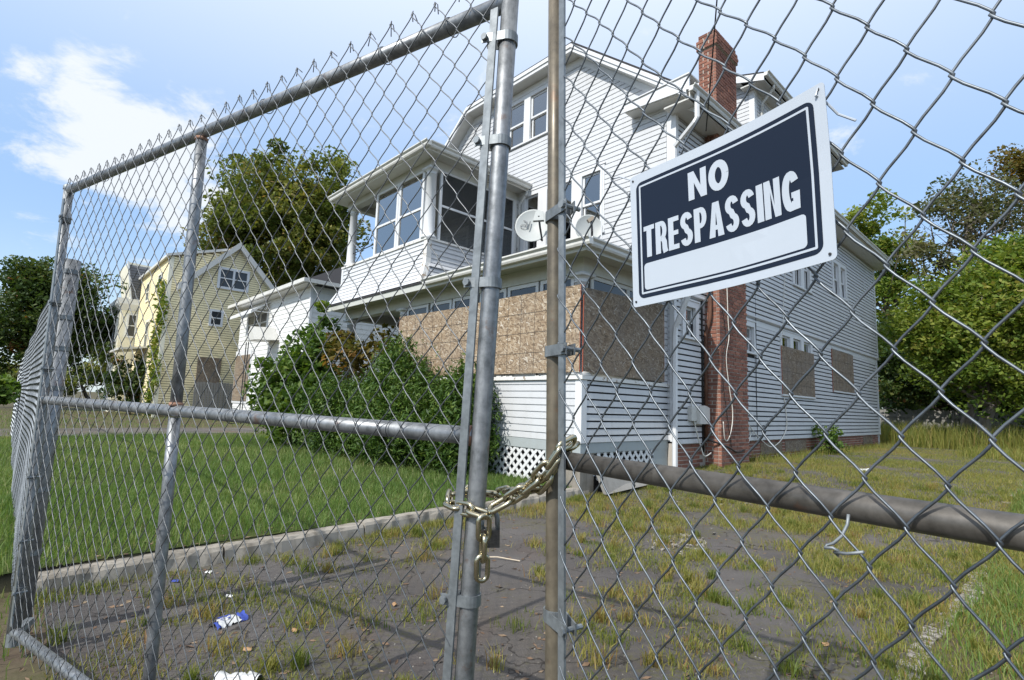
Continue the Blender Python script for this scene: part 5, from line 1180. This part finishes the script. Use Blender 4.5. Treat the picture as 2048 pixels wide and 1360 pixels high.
P, u, v = scatter(60000, -5.5, 9, -6.6, -4.10, lambda u, v: np.clip(.55 + .7 * vnoise(u, v, 1.4, 3), .05, 1)); blades('side_grass', P, .10, .006, GRASSM, rg, .8, label='green grass growing along the pale edging strip at the right', cat='grass')
P, u, v = scatter(60000, -5.6, .4, -.85, .1, lambda u, v: (v < vc(u) - .06) * np.clip(np.exp(-((v - vc(u)) / .22) ** 2) * (.25 + 1.3 * vnoise(u, v, 2.3, 21)), 0, 1)); blades('curb_grass', P, .06, .005, WEEDM, rg, .9, label='weeds growing along the foot of the concrete curb', cat='weeds')
def scat2(n, u0, u1, v0, v1):
    u = rg.uniform(u0, u1, n); v = rg.uniform(v0, v1, n); return np.stack([HX + u * UU[0] + v * VV[0], HY + u * UU[1] + v * VV[1], gz(u, v)], 1)
P = scat2(16000, 16.4, 24, -9, 2.0); blades('tall_weeds', P, .75, .016, WEEDM, rg, .45, label='tall yellow-green weeds at the back of the lot past the house', cat='weeds')
P = scat2(1800, 4.7, 16, -.6, -.14); blades('wall_weeds', P, .17, .008, WEEDM, rg, .8, label='weeds along the brick foundation of the right wall', cat='weeds')
P = scat2(20000, 12, 24, -10, -2.5); blades('back_grass', P, .25, .012, WEEDM, rg, .7, label='rough dry grass at the back of the driveway', cat='grass')

# ------------------------------------------------------------------ neighbours
SWH = .75
def whp(u, v, z):    # white house: points scaled toward the camera position from its measured far copy
    p = hw(u, v, z); return CPOS + (p - CPOS) * SWH
o = whp(4.4, 20.5, 1.2); ou, ov = tohouse(o)
WHT = empty('white_cottage', hw(ou, ov), HROT, 'small white shingled house with boarded door, left of the boarded house', 'house')
Wl = 10.8 * SWH; eave = 1.2 + 5.5 * SWH
m = MB(); m.box(0, 7, 0, Wl, -.1, eave); m.build('wall', paint('white_shakes', (.70, .71, .70), .6, .15, 2), WHT)
WSH = bpy.data.materials['white_shakes']
z = .35; pitch = .19
while z < eave - .05:
    z1 = min(z + pitch, eave)
    m = MB(); m.add([(-.022, .0, z), (-.022, Wl, z), (0, Wl, z), (0, 0, z), (-.004, 0, z1), (-.004, Wl, z1), (0, Wl, z1), (0, 0, z1)], HF); m.build('shingle_row', WSH, WHT)
    m = MB(); m.add([(0, -.022, z), (7, -.022, z), (7, -.0002, z), (0, -.0002, z), (0, -.004, z1), (7, -.004, z1), (7, -.0002, z1), (0, -.0002, z1)], HF); m.build('shingle_row', WSH, WHT)
    z = z1
m = MB(); m.box(-.04, .05, -.04, .05, 0, eave); m.build('corner_board', TRIM, WHT)
m = MB(); q = eave; e = .42
top = [(-e, -e, q + .1), (-e, Wl + e, q + .1), (3.5, Wl - 2.5, q + 2.3), (3.5, 2.5, q + 2.3), (7 + e, -e, q + .1), (7 + e, Wl + e, q + .1)]
m.add(top + [(-e, -e, q), (-e, Wl + e, q), (7 + e, Wl + e, q), (7 + e, -e, q)], [(0, 1, 2, 3), (0, 3, 4), (4, 3, 2, 5), (1, 5, 2), (0, 6, 7, 1), (4, 9, 6, 0), (1, 7, 8, 5), (5, 8, 9, 4), (6, 9, 8, 7)]); m.build('roof', SHINGLE, WHT)
m = MB(); m.box(-e - .1, -e - .001, -e - .1, Wl + e, q - .0, q + .14); m.box(-e, 7 + e, -e - .1, -e - .001, q, q + .14); m.build('gutter', GUT, WHT)
m = MB(); m.box(-e + .01, -.001, -e, Wl + e, q - .03, q - .002); m.build('soffit', SOFFIT, WHT)
def simple_window(T, pl, c, a0, a1, z0, z1, cells=1, mat=TRIM, g=GLASSD, fr=.07, proud=.05, boards=None):
    m = MB()
    for x0, x1, q0, q1 in ((a0 - fr, a0, z0 - fr, z1 + fr), (a1, a1 + fr, z0 - fr, z1 + fr), (a0, a1, z0 - fr, z0), (a0, a1, z1, z1 + fr)): pbox(m, pl, c, x0, x1, 0, proud, q0, q1)
    zm = (z0 + z1) / 2; pbox(m, pl, c, a0, a1, 0, proud - .012, zm - .025, zm + .025)
    for i in range(1, cells): x = a0 + (a1 - a0) * i / cells; pbox(m, pl, c, x - .05, x + .05, 0, proud - .006, z0, z1)
    w = m.build('window', mat, T); p = MB(); pbox(p, pl, c, a0, a1, .004, .024 if T is WHT else .044, z0, z1); p.build('pane', PANED, w); return w
PANED = NT('dark_pane'); PANED.color((.035, .04, .045)); PANED = PANED.done(.08)
lv = lambda v: (v - 20.5) * SWH; lz = lambda z: 1.2 + (z - 1.2) * SWH
simple_window(WHT, 'F', 0, lv(26.4), lv(29.6), lz(4.95), lz(6.0), 3)
m = MB(); a0, a1 = lv(26.0), lv(30.0); zt_, zb_ = lz(6.55), lz(5.95)      # metal awning with scroll bracket
m.add([(-.02, a0 + .1, zt_), (-.02, a1, zt_), (-.75, a1, zb_), (-.75, a0 + .1, zb_), (-.02, a0 + .1, zt_ - .02), (-.02, a1, zt_ - .02), (-.75, a1, zb_ - .12), (-.75, a0 + .1, zb_ - .12)], [(0, 1, 2, 3), (7, 6, 5, 4), (0, 4, 5, 1), (1, 5, 6, 2), (2, 6, 7, 3), (3, 7, 4, 0)]); m.build('awning', TRIM, WHT)
m = MB(); y = a0
m.bar((-.02, y, zb_ - .02), (-.75, y, zb_ - .02), .02, .03); m.bar((-.02, y, zt_), (-.75, y, zb_), .02, .03)
for cx_, cz_, r in ((-.22, zb_ + .16, .1), (-.42, zb_ + .11, .07)): m.tube([(cx_ + r * (1 - .05 * k) * math.cos(k * .5), y, cz_ + r * (1 - .05 * k) * math.sin(k * .5)) for k in range(18)], .012, 5)
m.build('scroll_bracket', TRIM, WHT)
d0, d1 = lv(28.6), lv(31.4)
m = MB(); m.box(-.05, -.001, d0 - .1, d1, .9, lz(4.0)); m.build('door_frame', TRIM, WHT)
m = MB(); m.box(-.075, -.051, d0, d1 - .1, 1.0, lz(3.7)); m.build('boarded_door', OSBG, WHT)
h0, h1 = lv(24.2), lv(25.9); zt_, zb_ = lz(5.0), lz(4.25); m = MB()
m.add([(-.03, h0, zb_), (-.03, h1, zb_), (-.95, h1, zb_ - .06), (-.95, h0, zb_ - .06), (-.03, (h0 + h1) / 2, zt_), (-.95, (h0 + h1) / 2, zt_ - .06)], [(0, 4, 5, 3), (1, 2, 5, 4), (2, 3, 5), (0, 1, 4), (0, 3, 2, 1)]); m.build('door_hood', SOFFIT, WHT)
m = MB()
for x, y in ((-.88, h1 - .05), (-.88, h1 - .33)): m.tube([(x, y, -.05), (x, y, zb_ - .1)], .02, 6)
for k in range(5): m.bar((-.88, h1 - .05, .9 + k * .45), (-.88, h1 - .33, .9 + k * .45), .015, .015)
m.build('iron_porch_post', BLACK, WHT)

Y_LAP_SHADE = NT('ochre_lap_shade'); Y_LAP_SHADE.color((.20, .16, .085)); Y_LAP_SHADE = Y_LAP_SHADE.done(.9)  # dark ochre wall core, paints the shade under each yellow clapboard row
YH = empty('yellow_house', hw(-.86, 24.5), HROT, 'tall yellow clapboard house with gable, slate turret roof and boarded window', 'house')
yz = [(0, 0), (0, 7.75), (2.2, 8.50), (2.88, 9.05), (4.6, 7.15), (4.6, 0)]
m = MB(); m.add([(p, 0, q) for p, q in yz] + [(p, 7.5, q) for p, q in yz], [tuple(range(5, -1, -1)), tuple(range(6, 12))] + [(i, (i + 1) % 6, 6 + (i + 1) % 6, 6 + i) for i in range(6)]); m.build('wall', Y_LAP_SHADE, YH)
m = MB(); z = .3
while z < 8.9:
    z1 = z + .115
    lo = 0 if z1 < 7.7 else ((z1 - 7.75) / .341 if z1 < 8.5 else 2.2 + (z1 - 8.5) * 1.236); hi = 4.6 if z < 7.1 else 2.88 + (9.05 - z1) / 1.105
    if hi - lo > .1: m.box(lo, hi, -.03, -.0005, z, z + .09)
    if z1 < 7.8: m.box(-.03, -.0005, 0, 7.5, z, z + .095)
    z = z1
m.build('clapboard_rows', YELLOW, YH, kind='stuff')
m = MB(); m.box(-.05, .12, -.05, .12, 0, 7.75); m.build('corner_board', PALEY, YH)
for p, q in (((0.35, 6.45), (2.88, 9.08)), ((2.88, 9.08), (4.9, 6.85))):
    m = MB(); m.prism([p, q, (q[0], q[1] - .34), (p[0], p[1] - .34)], 'v', -.32, -.03); m.build('rake_board', SOFFIT, YH)
m = MB(); m.prism([(-.2, 7.70), (2.3, 8.50), (2.3, 8.62), (-.2, 7.82)], 'v', -.2, 7.6); m.build('roof', GUT, YH)
simple_window(YH, 'S', 0, 2.16, 3.4, 6.68, 7.55, 2, fr=.12, proud=.10); simple_window(YH, 'S', 0, 1.95, 2.38, 4.72, 5.36, 1, fr=.1, proud=.08)
m = MB(); m.box(1.56, 2.6, -.08, -.021, 1.3, 3.05); m.build('osb_board', OSBG, YH)
m = MB(); m.box(3.35, 3.95, -.08, -.021, 1.2, 3.0); m.build('osb_board', OSBG, YH)
simple_window(YH, 'F', 0, 1.5, 2.2, 6.2, 7.1, 1, PALEY, fr=.1, proud=.08); simple_window(YH, 'F', 0, 4.6, 5.3, 6.2, 7.1, 1, PALEY, fr=.1, proud=.08); simple_window(YH, 'F', 0, 3.4, 4.2, 3.6, 4.9, 1, PALEY, fr=.1, proud=.08)
# turret bay at the far front
m = MB(); m.box(-.8, 2, 7.6, 11, 0, 5.86); m.build('bay_wall', PALEY, YH)
m = MB(); m.hexa([(-.8, 7.58, 5.861), (2, 7.58, 5.861), (2, 11.2, 5.861), (-.8, 11.2, 5.861)], [(-1.05, 7.4, 6.2), (2, 7.4, 6.2), (2, 11.4, 6.2), (-1.05, 11.4, 6.2)]); m.box(-1.05, 2, 7.4, 11.4, 6.2005, 6.52); m.build('bay_cornice', TRIM, YH)
m = MB(); m.prism([(-.45, 6.521), (2, 6.521), (2, 8.58), (-.76, 8.66)], 'v', 7.66, 11); m.build('attic_wall', PALEY, YH)
z = 6.56
while z < 8.5:
    t_ = (z - 6.52) / 2.1; m = MB(); x0 = -.40 - .32 * t_; m.add([(x0, 7.58, z), (1.2, 7.58, z), (1.2, 7.658, z), (x0, 7.658, z), (x0 - .02, 7.63, z + .16), (1.2, 7.63, z + .16), (1.2, 7.658, z + .16), (x0 - .02, 7.658, z + .16)], HF); m.build('slate_row', SLATE, YH); z += .15
m = MB(); m.prism([(-.47, 6.53), (-.41, 6.53), (-.74, 8.70), (-.82, 8.70)], 'v', 7.56, 7.68); m.build('gable_trim', TRIM, YH)
simple_window(YH, 'S', 7.6, -.42, -.10, 4.4, 5.6, 1, TRIM, fr=.09, proud=.08); simple_window(YH, 'F', -.8, 8.6, 9.6, 4.2, 5.6, 1, TRIM, fr=.12, proud=.08); simple_window(YH, 'F', -.8, 8.6, 9.6, .9, 2.7, 1, TRIM, fr=.12, proud=.08)
m = MB(); m.prism([(-1.25, 3.3), (-.0, 3.5), (-.0, 3.6), (-1.25, 3.4)], 'v', 3.0, 6.6); m.build('door_hood', SOFFIT, YH)
rv = np.random.default_rng(31); n = 1500; Pv = np.stack([rv.normal(-.12, .1, n), rv.uniform(-.2, .9, n) , rv.uniform(.2, 6.6, n)], 1); Pv[:, 1] += .25 * np.sin(Pv[:, 2] * 2.2)
V, F_ = leaf_quads(Pv, .13, rv); vine = link('climbing_vine', np_mesh('climbing_vine', V, F_, LF_LIGHT, np.repeat(rv.random(n), 4))); vine.location = YH.location; vine.rotation_euler = YH.rotation_euler
tag(vine, 'light green vine climbing the front corner of the yellow house', 'vine')
n = 500; Pv = np.stack([rv.normal(4.55, .25, n), rv.normal(-.25, .12, n), rv.uniform(3.0, 6.8, n)], 1); V, F_ = leaf_quads(Pv, .13, rv)
vine = link('climbing_vine', np_mesh('climbing_vine', V, F_, LF_LIGHT, np.repeat(rv.random(n), 4))); vine.location = YH.location; vine.rotation_euler = YH.rotation_euler
tag(vine, 'sparse vine on the yellow wall beside the white house eave', 'vine')
WF = empty('picket_fence', hw(.6, 24.1), HROT, 'weathered grey board fence between the yellow and white houses', 'fence')
for k in range(19):
    m = MB(); x = k * .118; m.box(x, x + .10, random.uniform(0, .008), .025, .1, 1.82 + random.uniform(-.03, .03)); m.build('picket', WOODGREY, WF)
m = MB(); m.box(0, 2.25, .03, .07, .4, .5); m.box(0, 2.25, .03, .07, 1.4, 1.5); m.build('fence_rail', WOODGREY, WF)
BF = empty('board_fence', hw(24, -9), HROT + PI / 2, 'dark wooden board fence under the trees at the back of the lot', 'fence')
for k in range(70):
    m = MB(); x = k * .16; m.box(x, x + .15, random.uniform(0, .01), .025, .1, 1.65 + random.uniform(-.05, .05)); m.build('picket', WOODGREY, BF)
m = MB(); m.box(0, 11.2, .03, .08, .5, .6); m.box(0, 11.2, .03, .08, 1.3, 1.4); m.build('fence_rail', WOODGREY, BF)

# ------------------------------------------------------------------ litter and small things
BAGB = NT('blue_print'); BAGB.color((.03, .06, .32)); BAGB = BAGB.done(.3); BAGW = paint('foil_white', (.62, .63, .62), .3, .1, 20)
p = at_z(457, 1240, .02); q1 = at_z(492, 1228, .02); ang = math.atan2(q1[1] - p[1], q1[0] - p[0])
bagt = empty('chip_bag', (p[0], p[1], .012), ang, 'crumpled blue and white snack bag on the asphalt behind the left gate', 'snack bag')
def crumple(x0, x1, y0, y1, n, m_, h, seed, zoff=0):
    r = np.random.default_rng(seed); V = []; F_ = []
    for i in range(n):
        for j in range(m_): V.append((x0 + (x1 - x0) * i / (n - 1) + r.normal(0, .0015), y0 + (y1 - y0) * j / (m_ - 1) + r.normal(0, .002), zoff + h * math.sin(PI * j / (m_ - 1)) * .8 + r.normal(0, h * .16)))
    for i in range(n - 1):
        for j in range(m_ - 1): a = i * m_ + j; F_.append((a, a + m_, a + m_ + 1, a + 1))
    return MB().add(V, F_)
crumple(-.065, .045, -.045, .045, 12, 9, .03, 4).build('bag_panel', BAGW, bagt, True); crumple(.0452, .085, -.05, .045, 6, 9, .028, 6).build('bag_end', BAGB, bagt, True); crumple(-.085, -.0652, -.045, .04, 4, 9, .024, 8).build('bag_end', BAGB, bagt, True)
for k, y in enumerate((-.015, .005, .022)):
    crumple(-.055, .0 + .01 * k, y - .003, y + .003, 10, 3, .004, 40 + k, .031 - abs(y) * .25).build('print_line', BAGB, bagt, True)
p0, p1 = at_z(965, 1114, .015), at_z(1040, 1122, .015); c_ = (p0 + p1) / 2
m = MB(); m.tube([tuple(p0), tuple(p0 * .6 + p1 * .4 + np.array([0, 0, .012])), tuple(p1)], .005, 6); tag(m.build('stick', paint('pale_stick', (.5, .42, .32), .8, .2, 20)), 'pale bare stick lying on the weedy asphalt behind the chain', 'stick')
p = at_z(475, 1362, .02); m = crumple(-.09, .09, -.06, .06, 10, 8, .05, 9); o = m.build('paper_rag', BAGW, None, True); o.location = (p[0], p[1], .005); tag(o, 'white crumpled paper at the bottom edge behind the left gate', 'paper')
p = at_z(1726, 942, .27); m = crumple(-.1, .1, -.06, .06, 6, 6, .05, 10); o = m.build('paper_scrap', BAGW, None, True); o.location = (p[0], p[1], .275); tag(o, 'small white paper scrap on the driveway near the back', 'paper')
for (px_, py_, lb) in ((418, 1142, 'clear plastic scrap lying near the curb behind the left gate'), (460, 1190, 'clear crushed bottle cap among weeds above the snack bag'), (352, 1160, 'tiny dark blue cap on the ground beside the brace post')):
    p = at_z(px_, py_, .02); m = crumple(-.02, .02, -.012, .012, 6, 5, .012, px_); o = m.build('plastic_scrap', BAGB if px_ == 352 else BAGW, None, True); o.location = (p[0], p[1], .012); tag(o, lb, 'litter')
# fallen leaves on the driveway
for k, (px_, py_) in enumerate(((495, 1300), (617, 1247), (590, 1262), (300, 1275), (790, 1210), (1650, 1290), (1540, 1180))):
    p = at_z(px_, py_, .01); m = crumple(-.02, .02, -.012, .012, 5, 5, .012, 70 + k); o = m.build('dead_leaf', NT('dead_leaf_brown').m, None, True) if k == 0 else m.build('dead_leaf', bpy.data.materials['dead_leaf_brown'], None, True)
    o.location = (p[0], p[1], .012); o.rotation_euler = (0, 0, k * 1.3); tag(o, ['curled tan dead leaf nearest the brace post foot, at the bottom edge', 'dead leaf alone on bare asphalt between the brace post and the bottom edge', 'dead leaf right of the snack bag, the upper of two close together', 'lower left one of two dead leaves right of the snack bag', 'dead leaf just left of the lowest tension band', 'dead leaf near the pale edging strip at the right', 'dead leaf under the middle of the right gate leaf'][{3: 0, 0: 1, 1: 2, 2: 3, 4: 4, 5: 5, 6: 6}[k]], 'leaf', 'dead leaves on the driveway')
bpy.data.materials['dead_leaf_brown'].node_tree.nodes['Principled BSDF'].inputs['Base Color'].default_value = (.32, .19, .09, 1)
# rubble
rb = MB(); r_ = random.Random(8)
for k in range(220):
    px_, py_ = (r_.gauss(1360, 30), r_.gauss(1082, 12)) if k % 2 else (r_.gauss(1500, 60), r_.gauss(1008, 7))
    p = at_z(px_, py_, .02); s = r_.uniform(.008, .03); rb.add([(p[0] + r_.uniform(-s, s), p[1] + r_.uniform(-s, s), .0 + (0 if i < 4 else s * .8) + r_.uniform(0, .006) + float(gz(*tohouse(p)))) for i in range(8)], HF)
tag(rb.build('rubble', bpy.data.materials['pale_concrete']), 'scattered pale crushed concrete on the weedy driveway', 'rubble', kind='stuff')
gv = MB()
for k in range(500):
    px_, py_ = r_.uniform(250, 2000), r_.uniform(1100, 1355); p = at_z(px_, py_, .0); s = r_.uniform(.0012, .0038); gv.box(p[0] - s, p[0] + s, p[1] - s * r_.uniform(.6, 1.2), p[1] + s, .004, .006 + s)
tag(gv.build('gravel', bpy.data.materials['pale_concrete']), 'loose pale grit on the asphalt by the gate', 'gravel', kind='stuff')
db = MB()
for k in range(2600):
    u_, v_ = r_.uniform(-5.6, 2), r_.uniform(-4.0, .15); p = hw(u_, v_, 0); a_ = r_.uniform(0, 6.3); l_ = r_.uniform(.006, .03); w_ = l_ * r_.uniform(.12, .5); z_ = float(gz(u_, v_)) + .008
    dx, dy = math.cos(a_) * l_, math.sin(a_) * l_; ex_, ey_ = -math.sin(a_) * w_, math.cos(a_) * w_
    db.add([(p[0] - dx, p[1] - dy, z_), (p[0] + ex_, p[1] + ey_, z_ + r_.uniform(.001, .008)), (p[0] + dx, p[1] + dy, z_ + r_.uniform(0, .006)), (p[0] - ex_, p[1] - ey_, z_)], [(0, 1, 2, 3)])
cb = MB()
for k in range(5200):
    u_, v_ = r_.uniform(-5.6, 1.5), r_.uniform(-4.1, .15); p = hw(u_, v_, 0); q_ = r_.uniform(.003, .011); z_ = float(gz(u_, v_)) + .004; a_ = r_.uniform(0, 6.3)
    cb.add([(p[0] + q_ * math.cos(a_ + t) * r_.uniform(.6, 1), p[1] + q_ * math.sin(a_ + t) * r_.uniform(.6, 1), z_) for t in (0, 2.1, 4.2)] + [(p[0], p[1], z_ + q_ * .8)], [(0, 1, 3), (1, 2, 3), (2, 0, 3)])
tag(cb.build('asphalt_crumbs', paint('asphalt_crumb', (.13, .12, .11), .95, .9, 30, (.04, .036, .034))), 'loose dark crumbs of broken asphalt over the driveway', 'gravel', kind='stuff')
DEBR = NT('leaf_litter'); DEBR.color(DEBR.ramp(DEBR.noise(DEBR.obj(), 9, 3), [(.35, (.06, .035, .022)), (.5, (.16, .10, .06)), (.65, (.26, .2, .13))])); DEBR = DEBR.done(.9)
tag(db.build('leaf_litter', DEBR), 'small brown leaf scraps and twigs strewn over the asphalt', 'litter', kind='stuff')
pl = empty('loose_plank', hw(.25, -.16, .05), HROT, 'grey weathered plank leaning against the lattice at the porch corner', 'plank')
m = MB(); m.hexa([(0, -.10, .0), (1.45, -.12, .08), (1.45, -.07, .08), (0, -.05, 0)], [(0, .03, .24), (1.45, .10, .24), (1.45, .14, .24), (0, .08, .24)]); m.build('board', WOODGREY, pl)
for k, (ya, yb) in enumerate(((606, 640), (622, 655), (646, 668))):
    A_, B_ = at(-60, ya - 12, 46), at(262, yb, 40); m = MB(); m.tube([A_ + (B_ - A_) * t - np.array([0, 0, .5 * math.sin(PI * t)]) for t in np.linspace(0, 1, 9)], .012, 4)
    tag(m.build('utility_wire', BLACK), ['thin utility wire in the sky left of the yellow house, topmost of three', 'thin utility wire in the sky left of the yellow house, middle of three', 'thin utility wire in the sky left of the yellow house, lowest of three'][k], 'wire', 'utility wires at the far street')
A_, B_ = at(1412, 262, 9.0), at(1434, 0, 7.4); d_ = B_ - A_
cable([A_, A_ + d_ * .5 + np.array([0, 0, -.05]), B_, B_ + d_ * 1.5, B_ + d_ * 4], .011, BLACK, 'overhead_cable', None)
tag(bpy.data.objects['overhead_cable'], 'thin black service cable rising past the brick chimney', 'cable')
